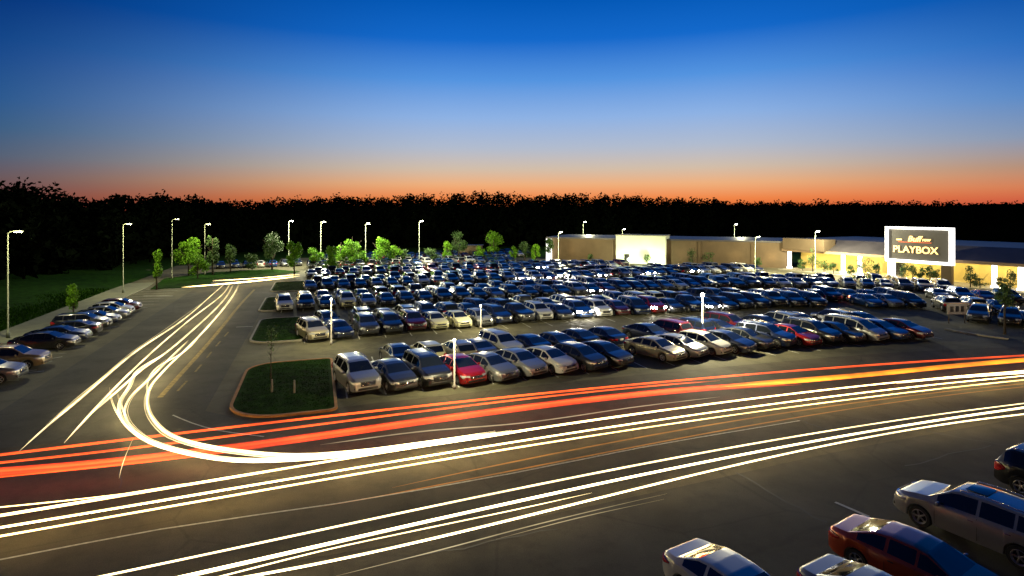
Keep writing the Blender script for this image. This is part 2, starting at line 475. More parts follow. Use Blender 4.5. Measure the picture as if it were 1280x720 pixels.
TYPES = {
 'sedan': dict(L=4.75, W=1.84, wb=2.78, wr=.335, gc=.19,
    top=[(-2.375, .80), (-2.33, .95), (-2.22, 1.03), (-1.70, 1.09), (-.95, 1.40), (-.5, 1.455), (.1, 1.455), (.5, 1.39), (1.22, 1.03), (1.6, .97), (2.1, .85), (2.28, .74), (2.36, .62), (2.375, .5)],
    belt=[(-2.375, .76), (-2.25, .93), (-1.7, .99), (0, .95), (1.2, .92), (2.0, .80), (2.3, .66), (2.375, .48)],
    cab=(-1.70, -.95, .45, 1.22), side=[(-1.42, -.62), (-.52, .22), (.30, 1.0)], rw=.60),
 'hatchback': dict(L=4.25, W=1.78, wb=2.6, wr=.325, gc=.18,
    top=[(-2.125, .7), (-2.08, .98), (-2.0, 1.10), (-1.55, 1.42), (-1.3, 1.50), (-.2, 1.53), (.4, 1.45), (1.15, 1.06), (1.5, .99), (1.9, .87), (2.05, .74), (2.12, .5)],
    belt=[(-2.125, .68), (-2.02, .98), (-1.5, 1.02), (0, .97), (1.15, .94), (1.85, .82), (2.05, .68), (2.125, .48)],
    cab=(-2.02, -1.52, .35, 1.15), side=[(-1.62, -.98), (-.90, -.06), (.02, .92)], rw=.60),
 'suv': dict(L=4.75, W=1.92, wb=2.85, wr=.37, gc=.24,
    top=[(-2.375, .8), (-2.33, 1.05), (-2.25, 1.18), (-2.0, 1.60), (-1.85, 1.69), (-.5, 1.735), (.25, 1.70), (.5, 1.64), (1.15, 1.20), (1.6, 1.13), (2.1, 1.02), (2.28, .88), (2.36, .7), (2.375, .55)],
    belt=[(-2.375, .76), (-2.3, 1.08), (-1.8, 1.14), (0, 1.09), (1.15, 1.06), (2.0, .95), (2.3, .78), (2.375, .5)],
    cab=(-2.24, -2.0, .48, 1.15), side=[(-2.02, -1.35), (-1.27, -.36), (-.27, .88)], rw=.64),
 'minivan': dict(L=5.1, W=1.96, wb=3.03, wr=.34, gc=.19,
    top=[(-2.55, .8), (-2.5, 1.1), (-2.42, 1.25), (-2.22, 1.68), (-2.05, 1.74), (-.3, 1.78), (.5, 1.72), (.8, 1.62), (1.75, 1.10), (2.1, 1.0), (2.38, .86), (2.5, .72), (2.55, .5)],
    belt=[(-2.55, .76), (-2.48, 1.05), (-1.8, 1.10), (0, 1.03), (1.7, 1.0), (2.2, .88), (2.45, .72), (2.55, .48)],
    cab=(-2.42, -2.2, .75, 1.75), side=[(-2.1, -1.35), (-1.25, -.25), (-.15, .75), (.83, 1.35)], rw=.66),
 'pickup': dict(L=5.5, W=1.98, wb=3.4, wr=.39, gc=.30,
    top=[(-2.75, 1.05), (-2.7, 1.19), (-.98, 1.19), (-.90, 1.20), (-.80, 1.72), (-.6, 1.80), (.35, 1.80), (.6, 1.74), (1.2, 1.28), (1.6, 1.24), (2.45, 1.14), (2.66, 1.0), (2.73, .8), (2.75, .62)],
    belt=[(-2.75, 1.03), (-2.7, 1.16), (-1, 1.16), (0, 1.16), (1.2, 1.15), (2.4, 1.06), (2.68, .85), (2.75, .6)],
    cab=(-.90, -.80, .58, 1.2), side=[(-.72, -.08), (.02, .95)], rw=.66),
}
def car_rings(T, step):
    Ln, W = T['L'], T['W']; hl = Ln / 2; Rw = T['wr'] + .055; zc = T['wr']
    wx = (T['wb'] / 2 - .02, -T['wb'] / 2 - .02)
    keys = {-hl, hl, -hl + .05, hl - .05, -hl + .14, hl - .14}
    for x, _ in T['top'] + T['belt']: keys.add(max(-hl, min(hl, x)))
    for a, b in T['side']: keys |= {a, b}
    keys |= set(T['cab'])
    for c in wx:
        for k in range(9):
            keys.add(c + Rw * math.cos(PI * k / 8))
        keys |= {c - Rw - .004, c + Rw + .004}
    ks = sorted(keys); xs = [ks[0]]
    for x in ks[1:]:
        if x - xs[-1] < .003: continue
        gap = x - xs[-1]; n = int(gap / step)
        for i in range(1, n + 1):
            q = xs[-1] + gap / (n + 1)
            if x - q > .01: xs.append(q)
        xs.append(x)
    rows = []
    c0, c1, c2, c3 = T['cab']
    for x in xs:
        zb = T['gc']; e = abs(x) - (hl - .35)
        if e > 0: zb += .10 * (e / .35) ** 2
        arch = 0
        for c in wx:
            d = Rw * Rw - (x - c) ** 2
            if d > 1e-6: arch = max(arch, zc + math.sqrt(d))
        zs = max(zb, arch)
        w = W / 2
        e = max(0, abs(x) - (hl - .75)) / .75
        w *= 1 - .20 * e ** 2.4
        w *= 1 - .015 * min(1, abs(x) / hl)
        belt = interp(T['belt'], x); top = max(interp(T['top'], x), belt + .004)
        # half width at the top: narrow on the roof, wide on hood and trunk
        rwide = w * .86
        roof = T['rw']
        hmax = max(z for _, z in T['top'])
        k = min(1, max(0, (top - belt - .07) / (hmax - 1.0 - .0) if hmax > 1 else 0))
        k = min(1, max(0, (top - belt - .10) / max(.2, hmax - interp(T['belt'], 0) - .12)))
        rw = rwide + (roof - rwide) * k
        t = top - belt
        mid = zs + (belt - zs) * .42
        w5 = w * .955
        def lp(f): return (w5 + (rw - w5) * f, belt + t * .93 * f)
        fl = .025 if arch > zb else 0.0     # wheel arch lips stand out
        ring = [(0, zs), (w * .82, zs), (w * .97 + fl, zs + .004 if arch > zb else zs + .03), (w + fl * .6, mid), (w * .992, belt - .10 * (belt - zs)), (w5, belt), lp(.10), lp(.5), lp(.88), lp(1.0),
                (rw * .90, belt + t * .975), (rw * .5, top - .004 * (1 if t < .2 else 2)), (0, top)]
        rows.append((x, ring))
    return rows
def car_mesh(kind, step=.14):
    "returns dict part -> bmesh"
    T = TYPES[kind]; rows = car_rings(T, step); nr = 13
    c0, c1, c2, c3 = T['cab']
    parts = {}
    def bmof(k):
        if k not in parts: parts[k] = (bmesh.new(), {})
        return parts[k]
    def quad(key, pts):
        b, vm = bmof(key); vs = []
        for p in pts:
            q = tuple(round(c, 4) for c in p)
            if q not in vm: vm[q] = b.verts.new(q)
            if vm[q] not in vs: vs.append(vm[q])
        if len(vs) >= 3:
            try: b.faces.new(vs)
            except ValueError: pass
    for (x0, r0), (x1, r1) in zip(rows, rows[1:]):
        xm = (x0 + x1) / 2
        for j in range(nr - 1):
            key = 'body'
            if j in (6, 7) and any(a - .001 <= x0 and x1 <= b + .001 for a, b in T['side']):
                if min(r0[9][1] - r0[5][1], r1[9][1] - r1[5][1]) > .10: key = 'side'
            if j in (10, 11):
                if c2 + .0 <= xm <= c3: key = 'windshield'
                elif c0 <= xm <= c1: key = 'rear_window'
            for s in (1, -1):
                k2 = key
                if key == 'side': k2 = 'side_l' if s > 0 else 'side_r'
                off = 0
                q = [(x0, s * r0[j][0], r0[j][1]), (x1, s * r1[j][0], r1[j][1]), (x1, s * r1[j + 1][0], r1[j + 1][1]), (x0, s * r0[j + 1][0], r0[j + 1][1])]
                if s < 0: q = q[::-1]
                quad(k2, q)
    # end caps
    for (x, r), rev in ((rows[0], False), (rows[-1], True)):
        b, vm = bmof('body')
        for j in range(nr - 1):
            q = [(x, r[j][0], r[j][1]), (x, r[j + 1][0], r[j + 1][1]), (x, -r[j + 1][0], r[j + 1][1]), (x, -r[j][0], r[j][1])]
            if rev: q = q[::-1]
            quad('body', q)
    out = {}
    for k, (b, vm) in parts.items():
        bmesh.ops.recalc_face_normals(b, faces=b.faces)
        out[k] = b
    # orientation fix for glass shells: outward = away from car axis
    for k, b in out.items():
        if k == 'body':
            continue
        s = 0
        for f in b.faces:
            c = f.calc_center_median(); s += f.normal.dot(c - Vector((0 if 'side' in k else 0, 0, .8)))
        if s < 0: bmesh.ops.reverse_faces(b, faces=b.faces)
    return out, T

def solid_end(bm, pts_xyz, thick):
    pass

def headlight_bm(T, s, lod):
    b = bmesh.new(); hl = T['L'] / 2; w = T['W'] / 2
    zt = interp(T['belt'], hl - .3) - .06
    suvish = T['wr'] > .36
    hgt = .15 if not suvish else .19
    # wrap-around lens from the nose to the corner
    path = [(hl - .03, w * .50), (hl - .055, w * .66), (hl - .14, w * .84), (hl - .30, w * .955), (hl - .52, w * .99)]
    rows = []
    for i, (x, y) in enumerate(path):
        h = hgt * (1, 1.05, 1.0, .8, .25)[i]; z = zt - .05 + i * .012
        rows.append([(x + .012, y, z - h / 2 - .04), (x + .03, y + .012, z), (x - .02, y - .01, z + h / 2), (x - .16, y - .10, z + h / 2 - .02), (x - .16, y - .12, z - h / 2)])
    vr = [[b.verts.new((x, s * y, z)) for x, y, z in r] for r in rows]
    for a, c in zip(vr, vr[1:]):
        for k in range(5): b.faces.new((a[k], a[(k + 1) % 5], c[(k + 1) % 5], c[k]))
    b.faces.new(vr[0]); b.faces.new(vr[-1][::-1])
    bmesh.ops.recalc_face_normals(b, faces=b.faces); return b
def taillight_bm(T, s, kind):
    b = bmesh.new(); hl = T['L'] / 2; w = T['W'] / 2
    zt = interp(T['belt'], -hl + .12) - .03
    tall = kind in ('suv', 'minivan', 'pickup', 'hatchback')
    h0 = .34 if tall else .17
    path = [(-hl - .005, w * (.62 if tall else .45)), (-hl + .01, w * .74), (-hl + .07, w * .875), (-hl + .22, w * .965), (-hl + .40, w * .985)]
    rows = []
    for i, (x, y) in enumerate(path):
        h = h0 * (.8, 1, 1, .9, .35)[i]; z = zt - h0 / 2 + (.02 if tall else 0)
        rows.append([(x - .012, y, z - h / 2), (x - .022, y + .014, z), (x + .01, y + .0, z + h / 2), (x + .14, y - .09, z + h / 2 - .02), (x + .14, y - .12, z - h / 2)])
    vr = [[b.verts.new((x, s * y, z)) for x, y, z in r] for r in rows]
    for a, c in zip(vr, vr[1:]):
        for k in range(5): b.faces.new((a[k], a[(k + 1) % 5], c[(k + 1) % 5], c[k]))
    b.faces.new(vr[0]); b.faces.new(vr[-1][::-1])
    bmesh.ops.recalc_face_normals(b, faces=b.faces); return b
def wheel_bm(T, n=24):
    r = T['wr']; b = bmesh.new()
    lathe_y(b, [(r * .66, -.10), (r * .93, -.105), (r, -.07), (r, .07), (r * .93, .105), (r * .66, .10), (r * .64, .03)], n)
    bmesh.ops.recalc_face_normals(b, faces=b.faces); return b
def rim_bm(T, n=24, spokes=5):
    r = T['wr'] * .67; b = bmesh.new()
    for sg in (1,):
        lathe_y(b, [(r, .02), (r, .098), (r * .90, .104), (r * .86, .05), (r * .80, .03)], n, caps=False)
        lathe_y(b, [(r * .2, .02), (r * .2, .085), (r * .12, .10), (.001, .10)], 12, caps=False)
        for k in range(spokes):
            t = 2 * PI * k / spokes
            box(b, Vector((math.cos(t) * r * .52, .072, math.sin(t) * r * .52)), (r * .78, .03, r * .24), ry=-t, bev=.008)
        lathe_y(b, [(r * .82, .018), (.001, .018)], 16, caps=False)
    return b

PMESH = {}
def car_protos(kind, lod):
    """lod 0 close, 1 middle: list of (name, parent index, mesh, location, rotz, slotlinked)"""
    key = (kind, lod)
    if key in PMESH: return PMESH[key]
    g, T = car_mesh(kind, .09 if lod == 0 else .16)
    hl = T['L'] / 2; w = T['W'] / 2; it = []
    body = g['body']
    it.append(('body', None, mesh_of(body, 'body', [M['trim']], ang=32), (0, 0, 0), 0, True))
    for k, nm in (('windshield', 'windshield'), ('rear_window', 'rear_window'), ('side_l', 'side_window'), ('side_r', 'side_window')):
        if k in g: it.append((nm, None, mesh_of(g[k], nm, M['glass'], ang=60), (0, 0, 0), 0, False))
    wm = mesh_of(wheel_bm(T, 28 if lod == 0 else 16), 'wheel', M['tyre']); rm = mesh_of(rim_bm(T, 28 if lod == 0 else 12), 'rim', M['rim'])
    for sx in (1, -1):
        for sy in (1, -1):
            idx = len(it)
            it.append(('wheel', None, wm, (sx * T['wb'] / 2 - .02, sy * (w - .13), T['wr']), 0 if sy > 0 else PI, False))
            it.append(('rim', idx, rm, (0, 0, 0), 0, False))
    for s in (1, -1):
        it.append(('headlight', None, mesh_of(headlight_bm(T, s, lod), 'headlight', M['hl'], ang=50), (0, 0, 0), 0, 'hl'))
        it.append(('tail_light', None, mesh_of(taillight_bm(T, s, kind), 'tail_light', M['tl'], ang=50), (0, 0, 0), 0, 'tl'))
    zt = interp(T['belt'], hl - .3)
    b = bmesh.new()          # grille and lower intake, proud of the nose
    gh = .16 if T['wr'] < .36 else .26
    box(b, Vector((hl - .02, 0, zt - .10 - gh * .35)), (.07, w * .92, gh), bev=.02)
    for i in range(3): box(b, Vector((hl + .018, 0, zt - .10 - gh * .35 + (i - 1) * gh * .28)), (.012, w * .84, .016), mi=1)
    box(b, Vector((hl + .022, 0, zt - .10 - gh * .35)), (.012, .13, .08), mi=1, bev=.004)
    it.append(('grille', None, mesh_of(b, 'grille', [M['trim'], M['chrome']]), (0, 0, 0), 0, False))
    b = bmesh.new(); box(b, Vector((hl - .03, 0, T['gc'] + .20)), (.09, w * 1.25, .13), bev=.02)
    for s in (1, -1):
        b3 = bmesh.new(); box(b3, Vector((hl - .10, s * w * .76, T['gc'] + .24)), (.10, .16, .10), bev=.02)
        it.append(('fog_lamp', None, mesh_of(b3, 'fog_lamp', M['trim']), (0, 0, 0), 0, False))
    it.append(('front_bumper_intake', None, mesh_of(b, 'front_bumper_intake', M['trim']), (0, 0, 0), 0, False))
    b = bmesh.new(); box(b, Vector((-hl + .03, 0, T['gc'] + .12)), (.09, w * 1.4, .12), bev=.02)
    it.append(('rear_bumper_trim', None, mesh_of(b, 'rear_bumper_trim', M['trim']), (0, 0, 0), 0, False))
    b = bmesh.new(); box(b, Vector((-hl - .012, 0, .78 if T['wr'] < .36 else .86)), (.02, .36, .16), bev=.003)
    it.append(('licence_plate', None, mesh_of(b, 'licence_plate', M['plate']), (0, 0, 0), 0, False))
    bx = T['side'][-1][1] - .12
    for s in (1, -1):
        b = bmesh.new(); zb = interp(T['belt'], bx)
        box(b, Vector((bx, s * (w + .075), zb + .07)), (.11, .20, .14), bev=.035)
        box(b, Vector((bx, s * (w - .02), zb + .03)), (.06, .12, .05), bev=.01)
        it.append(('wing_mirror', None, mesh_of(b, 'wing_mirror', M['trim']), (0, 0, 0), 0, True))
    for s in (1, -1):
        for a, c in T['side'][:3]:
            xh = a + .12
            if xh < -T['wb'] / 2 + .25: continue
            b = bmesh.new(); box(b, Vector((xh, s * (w * .985), interp(T['belt'], xh) - .15)), (.17, .045, .03), bev=.008)
            it.append(('door_handle', None, mesh_of(b, 'door_handle', M['chrome'] if kind == 'suv' else M['trim']), (0, 0, 0), 0, False))
    if kind in ('suv', 'minivan'):
        for s in (1, -1):
            b = bmesh.new()
            pts = [(x, s * (T['rw'] - .02), interp(T['top'], x) + (.035 if i not in (0, 6) else -.01)) for i, x in enumerate([-1.75, -1.68, -1.1, -.5, 0, .2, .28])]
            tube(b, pts, .022, 6)
            it.append(('roof_rail', None, mesh_of(b, 'roof_rail', M['chrome']), (0, 0, 0), 0, False))
    if kind == 'pickup':
        b = bmesh.new(); box(b, Vector((-1.84, 0, 1.19)), (1.58, 1.52, .03), bev=.01)
        it.append(('bed_cover', None, mesh_of(b, 'bed_cover', M['trim']), (0, 0, 0), 0, False))
    if lod == 0:
        for s in (1, -1):       # door shut lines
            for xd in [T['side'][0][1] + .04] + [q[1] + .04 for q in T['side'][1:]]:
                b = bmesh.new(); z0, z1 = T['gc'] + .12, interp(T['belt'], xd) - .02
                tube(b, [(xd, s * (w * (.992 if i < 5 else .985) + (.004 if i in (1, 2, 3) else -.004)), z0 + (z1 - z0) * i / 6) for i in range(7)], .006, 4)
                it.append(('door_seam', None, mesh_of(b, 'door_seam', M['under']), (0, 0, 0), 0, False))
        if kind == 'suv':
            b = bmesh.new(); box(b, Vector((-.1, 0, 1.742)), (.62, .8, .02), bev=.008)
            it.append(('sunroof', None, mesh_of(b, 'sunroof', M['glass']), (0, 0, 0), 0, False))
    PMESH[key] = it
    return it
FAR = {}
def far_mesh(kind):
    "one mesh for the cars that are a few pixels big"
    if kind in FAR: return FAR[kind]
    g, T = car_mesh(kind, .5)
    order = [None, M['glass'], M['tyre'], M['rim'], M['hl'], M['tl'], M['trim'], M['chrome'], M['plate']]
    bm = bmesh.new(); add(bm, g['body'], None, 0)
    for k in ('windshield', 'rear_window', 'side_l', 'side_r'):
        if k in g: add(bm, g[k], None, 1)
    w = T['W'] / 2; hl = T['L'] / 2
    for sx in (1, -1):
        for sy in (1, -1):
            Mx = Matrix.Translation((sx * T['wb'] / 2 - .02, sy * (w - .13), T['wr'])) @ Matrix.Rotation(0 if sy > 0 else PI, 4, 'Z')
            add(bm, wheel_bm(T, 12), Mx, 2)
            rb = bmesh.new(); lathe_y(rb, [(T['wr'] * .62, .0), (T['wr'] * .62, .103), (.001, .09)], 10, caps=False)
            add(bm, rb, Mx, 3)
    for s in (1, -1):
        add(bm, headlight_bm(T, s, 1), None, 4); add(bm, taillight_bm(T, s, kind), None, 5)
        bx = T['side'][-1][1] - .12
        box(bm, Vector((bx, s * (w + .075), interp(T['belt'], bx) + .07)), (.11, .2, .14), mi=0)
    zt = interp(T['belt'], hl - .3); gh = .16 if T['wr'] < .36 else .26
    box(bm, Vector((hl - .02, 0, zt - .10 - gh * .35)), (.07, w * .92, gh), mi=6)
    box(bm, Vector((hl + .012, 0, zt - .10 - gh * .35)), (.02, w * .5, .03), mi=7)
    box(bm, Vector((hl - .03, 0, T['gc'] + .2)), (.09, w * 1.25, .13), mi=6)
    box(bm, Vector((-hl - .008, 0, .8)), (.02, .36, .16), mi=8)
    me = mesh_of(bm, 'parked_car', [M['trim']] + order[1:], ang=40)
    FAR[kind] = me; return me

COLORS = {'black': (.006, .006, .008), 'dark grey': (.035, .037, .042), 'silver': (.27, .275, .28), 'white': (.50, .50, .47), 'navy blue': (.008, .016, .06),
          'blue': (.015, .06, .22), 'red': (.28, .008, .010), 'maroon': (.075, .006, .010), 'champagne': (.36, .32, .22), 'grey': (.15, .155, .16),
          'cream': (.52, .50, .30), 'tan': (.28, .19, .09), 'teal': (.01, .07, .075), 'orange red': (.34, .05, .018)}
PAINT = {}
def paint(c):
    if c not in PAINT:
        met = .0 if c in ('white', 'cream', 'black') else .45
        PAINT[c] = mat(c.replace(' ', '_') + '_paint', COLORS[c], .28, metal=met, coat=1.0)
    return PAINT[c]
NICE = {'sedan': 'sedan', 'hatchback': 'hatchback', 'suv': 'SUV', 'minivan': 'minivan', 'pickup': 'pickup truck'}
CARN = [0]
def place_car(kind, color, x, y, head, label, group, lod=1, scale=1.0, hl=None, tl=None):
    nm = {'pickup': 'pickup_truck', 'minivan': 'parked_minivan'}.get(kind, 'parked_car')
    pm = paint(color)
    CARN[0] += 1
    if lod == 2:
        o = bpy.data.objects.new(nm, far_mesh(kind)); COL.objects.link(o)
        o.material_slots[0].link = 'OBJECT'; o.material_slots[0].material = pm
        if hl: o.material_slots[4].link = 'OBJECT'; o.material_slots[4].material = M['hl_on']
        if tl: o.material_slots[5].link = 'OBJECT'; o.material_slots[5].material = M['tl_on']
        root = o
    else:
        root = bpy.data.objects.new(nm, None); COL.objects.link(root); root.empty_display_size = .3
        objs = []
        for name, par, me, loc, rz, slot in car_protos(kind, lod):
            o = bpy.data.objects.new(name, me); COL.objects.link(o)
            o.parent = root if par is None else objs[par]
            o.location = loc; o.rotation_euler = (0, 0, rz)
            if slot is True: o.material_slots[0].link = 'OBJECT'; o.material_slots[0].material = pm
            if slot == 'hl' and hl: o.material_slots[0].link = 'OBJECT'; o.material_slots[0].material = M['hl_on']
            if slot == 'tl' and tl: o.material_slots[0].link = 'OBJECT'; o.material_slots[0].material = M['tl_on']
            objs.append(o)
    root.location = (x, y, 0.0); root.rotation_euler = (0, 0, head); root.scale = (scale,) * 3
    cat = {'suv': 'car', 'sedan': 'car', 'hatchback': 'car', 'minivan': 'minivan', 'pickup': 'pickup truck'}[kind]
    tag(root, label, cat, group)
    return root

# near cars, bottom right
hN = math.atan2(-.87, .5)
GN = 'cars parked in the near lot'
place_car('sedan', 'white', 6.85, 17.4, hN, 'white sedan at the bottom edge, its trunk towards the road, left of the others', GN, 0, 1.02)
place_car('sedan', 'grey', 10.85, 16.5, hN, 'grey sedan cut by the bottom edge, only its trunk in view', GN, 0, 1.02)
place_car('sedan', 'orange red', 13.3, 18.85, hN + .06, 'orange red sedan with red tail lights beside the big silver SUV', GN, 0, 1.06)
place_car('suv', 'silver', 17.4, 21.5, math.atan2(2.7, -1.55), 'big silver SUV with chrome roof rails and sunroof, nose to the road', GN, 0, 1.08)
place_car('suv', 'black', 23.5, 23.9, hN, 'black SUV with a red tail light at the right edge', GN, 0, 1.08)

ORD = ['first', 'second', 'third', 'fourth', 'fifth', 'sixth', 'seventh', 'eighth', 'ninth', 'tenth', 'eleventh', 'twelfth', 'thirteenth', 'fourteenth', 'fifteenth', 'sixteenth', 'seventeenth', 'eighteenth', 'nineteenth']
def ordn(i):
    if i < 19: return ORD[i]
    n = i + 1; tens = ['', '', 'twenty', 'thirty', 'forty'][n // 10]
    if n % 10 == 0: return {20: 'twentieth', 30: 'thirtieth', 40: 'fortieth'}[n]
    return tens + '-' + ORD[n % 10 - 1]

CARS = []      # kind,color,x,y,head,label,group,hl,tl
def polyline_positions(pts, sp, first=0.0, jit=0.0):
    out = []; d = first; acc = 0
    for a, b in zip(pts, pts[1:]):
        Ls = (b - a).length
        while d <= acc + Ls:
            t = (d - acc) / Ls; out.append((a.lerp(b, t), (b - a).normalized())); d += sp
        acc += Ls
    return out
def row(pts, sp, spec, rowname, group, flip=False, back=0.0, skip=(), r=None, first=0.0, hl=(), tl=(), yaw=.07, scl=1.05):
    pos = polyline_positions(pts, sp, first); n = 0
    for i, (p, t) in enumerate(pos):
        if i in skip: continue
        nrm = Vector((-t.y, t.x, 0))          # away from the camera
        if spec and i < len(spec): kind, color = spec[i]
        else:
            kind = r.choices(['sedan', 'suv', 'hatchback', 'minivan', 'pickup'], [40, 30, 14, 8, 6])[0]
            color = r.choices(['black', 'dark grey', 'silver', 'white', 'navy blue', 'blue', 'red', 'maroon', 'champagne', 'grey'], [34, 24, 9, 7, 15, 5, 3, 6, 3, 9])[0]
        T = TYPES[kind]
        nosein = r.random() < (.0 if (spec and not flip) else .22)
        c = p + nrm * (T['L'] / 2 + back + (r.uniform(-.25, .25) if i > 0 else 0)) + t * r.uniform(-.06, .06)
        c -= t * math.sin(yaw) * T['L'] * .5 * (1 if not flip else -.2)
        f = -nrm if (not flip) ^ nosein else nrm
        h = math.atan2(f.y, f.x) + r.uniform(-.02, .02) + yaw
        if not inside_lot(c): continue
        lab = f'{color} {NICE[kind]}, {ordn(n)} from left in {rowname}'
        CARS.append([kind, color, c.x, c.y, h, lab, group, i in hl, i in tl, i, scl])
        n += 1
def segd(p, a, b):
    ab = b - a; t = max(0, min(1, (p - a).dot(ab) / ab.length_squared)); return (p - a - ab * t).length
def inside_lot(c):
    p = Vector((c.x, c.y))
    for a, b in zip(STORE, STORE[1:]):
        if segd(p, a, b) < 10.5: return False
        # beyond the facade line?
    for a, b in zip(STORE, STORE[1:]):
        ab = b - a; n = Vector((ab.y, -ab.x))      # pointing back to the lot
        t = (p - a).dot(ab) / ab.length_squared
        if -.2 < t < 1.2 and (p - a).dot(n) < 0: return False
    return True

rr_ = random.Random(21)
R1 = [G(458, 494), G(596, 483), G(782, 460), G(875, 450), G(1000, 434.5), G(1090, 428.5), G(1176, 424)]
spec1 = [('suv', 'silver'), ('sedan', 'dark grey'), ('suv', 'black'), ('sedan', 'red'), ('sedan', 'grey'), ('sedan', 'silver'), ('sedan', 'white'), ('hatchback', 'dark grey'), ('sedan', 'black'), None,
         ('sedan', 'champagne'), ('sedan', 'silver'), ('hatchback', 'white'), ('sedan', 'navy blue'), ('sedan', 'dark grey'), ('suv', 'navy blue'), ('sedan', 'red'), ('suv', 'black'), ('sedan', 'black'), ('minivan', 'silver'), ('sedan', 'blue'), ('sedan', 'maroon'), ('sedan', 'red'), ('suv', 'maroon'), ('sedan', 'black')]
row(R1, 2.47, spec1, 'the row nearest the main road', 'cars in the row nearest the main road', skip=(9,), r=rr_, yaw=.30, scl=1.12)
spec1b = [('sedan', 'dark grey'), ('hatchback', 'cream'), ('hatchback', 'champagne'), ('sedan', 'grey'), ('suv', 'white'), ('sedan', 'navy blue'), ('sedan', 'dark grey'), ('sedan', 'black'), ('sedan', 'navy blue'), ('suv', 'silver'), ('sedan', 'navy blue'), ('suv', 'maroon'), ('suv', 'navy blue'), ('sedan', 'black'), ('suv', 'maroon'), ('sedan', 'black'), ('suv', 'silver'), ('sedan', 'dark grey')]
row([p + N * .2 for p in R1[:-1]] + [R1[-1] - U * 4], 2.47, spec1b, 'the second row from the road', 'cars in the second row from the road', flip=True, back=5.3, first=2.4, r=rr_, skip=(9,), yaw=.20, scl=1.08)
R2 = [G(399, 428), G(460, 421), G(550, 414), G(618, 408.5), G(670, 403), G(780, 396), G(865, 392), G(974, 386), G(1080, 386), G(1172, 386.5)]
spec2 = [('suv', 'champagne'), ('sedan', 'navy blue'), ('suv', 'dark grey'), ('suv', 'black'), ('suv', 'maroon'), ('sedan', 'cream'), ('sedan', 'cream'), ('hatchback', 'grey'), ('suv', 'navy blue')]
row(R2, 2.42, spec2, 'the third row from the road', 'cars in the third row from the road', r=rr_, skip=(26, 27), hl=(16,), tl=(28,))
row(R2, 2.42, None, 'the fourth row from the road', 'cars in the fourth row from the road', flip=True, back=5.2, first=2.4, r=rr_, tl=(24,))
R3 = [AP(-6.8, 35.9), AP(0, 36), AP(57, 36.5), G(1060, 361), G(1170, 366), G(1275, 371)]
row(R3, 2.5, [('suv', 'white'), ('suv', 'black'), ('sedan', 'black'), ('suv', 'cream'), ('sedan', 'silver')], 'the fifth row from the road', 'cars in the fifth row from the road', r=rr_, hl=(17,))
row(R3[:-1], 2.5, None, 'the sixth row from the road', 'cars in the sixth row from the road', flip=True, back=5.2, first=2, r=rr_)
for k, (p0, a0, a1) in enumerate(((54, -4, 100), (72, -4, 92), (90, -4, 75), (108, -3, 60))):
    nmA = ['seventh', 'ninth', 'eleventh', 'thirteenth'][k]; nmB = ['eighth', 'tenth', 'twelfth', 'fourteenth'][k]
    row([AP(a0, p0), AP(a1, p0)], 2.5, None, f'the {nmA} row from the road', f'cars in the {nmA} row from the road', r=rr_, hl=((20, 21, 28) if k == 0 else (18, 22) if k == 1 else ()))
    row([AP(a0 + 1, p0), AP(a1, p0)], 2.5, None, f'the {nmB} row from the road', f'cars in the {nmB} row from the road', flip=True, back=5.2, r=rr_)
# right-hand cars by the median and the far-left row beyond the cross road
row([G(1222, 404.5), G(1285, 411.5), G(1285, 411.5) + Vector((14, -4, 0))], 2.6, [('suv', 'dark grey'), ('suv', 'black'), ('sedan', 'silver'), ('pickup', 'black'), ('suv', 'dark grey')], 'the short row behind the median', 'cars behind the right-hand median', r=rr_)
row([G(1190, 391), G(1285, 396)], 2.6, None, 'the second short row at the right', 'cars in the second short row at the right', r=rr_, flip=True)
row([G(1180, 377), G(1285, 382)], 2.6, None, 'the third short row at the right', 'cars in the third short row at the right', r=rr_)
row([G(276, 336.5), G(375, 333)], 2.6, None, 'the row beyond the cross road', 'cars beyond the cross road', r=rr_)
# left row along the pavement
LW = [(11.6, 'suv', 'grey'), (15.6, 'suv', 'tan'), (22.6, 'sedan', 'black'), (25.4, 'sedan', 'navy blue'), (28.2, 'sedan', 'black'), (31.2, 'suv', 'dark grey'), (34.2, 'sedan', 'navy blue'), (37.4, 'sedan', 'grey'), (40.2, 'hatchback', 'white'), (43.2, 'hatchback', 'maroon')]
for i, (p, kd, cl_) in enumerate(LW):
    c = AP(-26.1 + (.3 if i < 2 else 0), p)
    CARS.append([kd, cl_, c.x, c.y, ANG + rr_.uniform(-.02, .02) + (0 if i not in (4,) else PI), f'{cl_} {NICE[kd]}, {ordn(i)} from the camera in the row by the left pavement', 'cars beside the left pavement', False, False, i, 1.05])

def in_frame(x, y):
    px = 640 + F * x / y; return y > 5 and -40 < px < 1320
vis = [c for c in CARS if in_frame(c[2], c[3])]
vis.sort(key=lambda c: c[3])
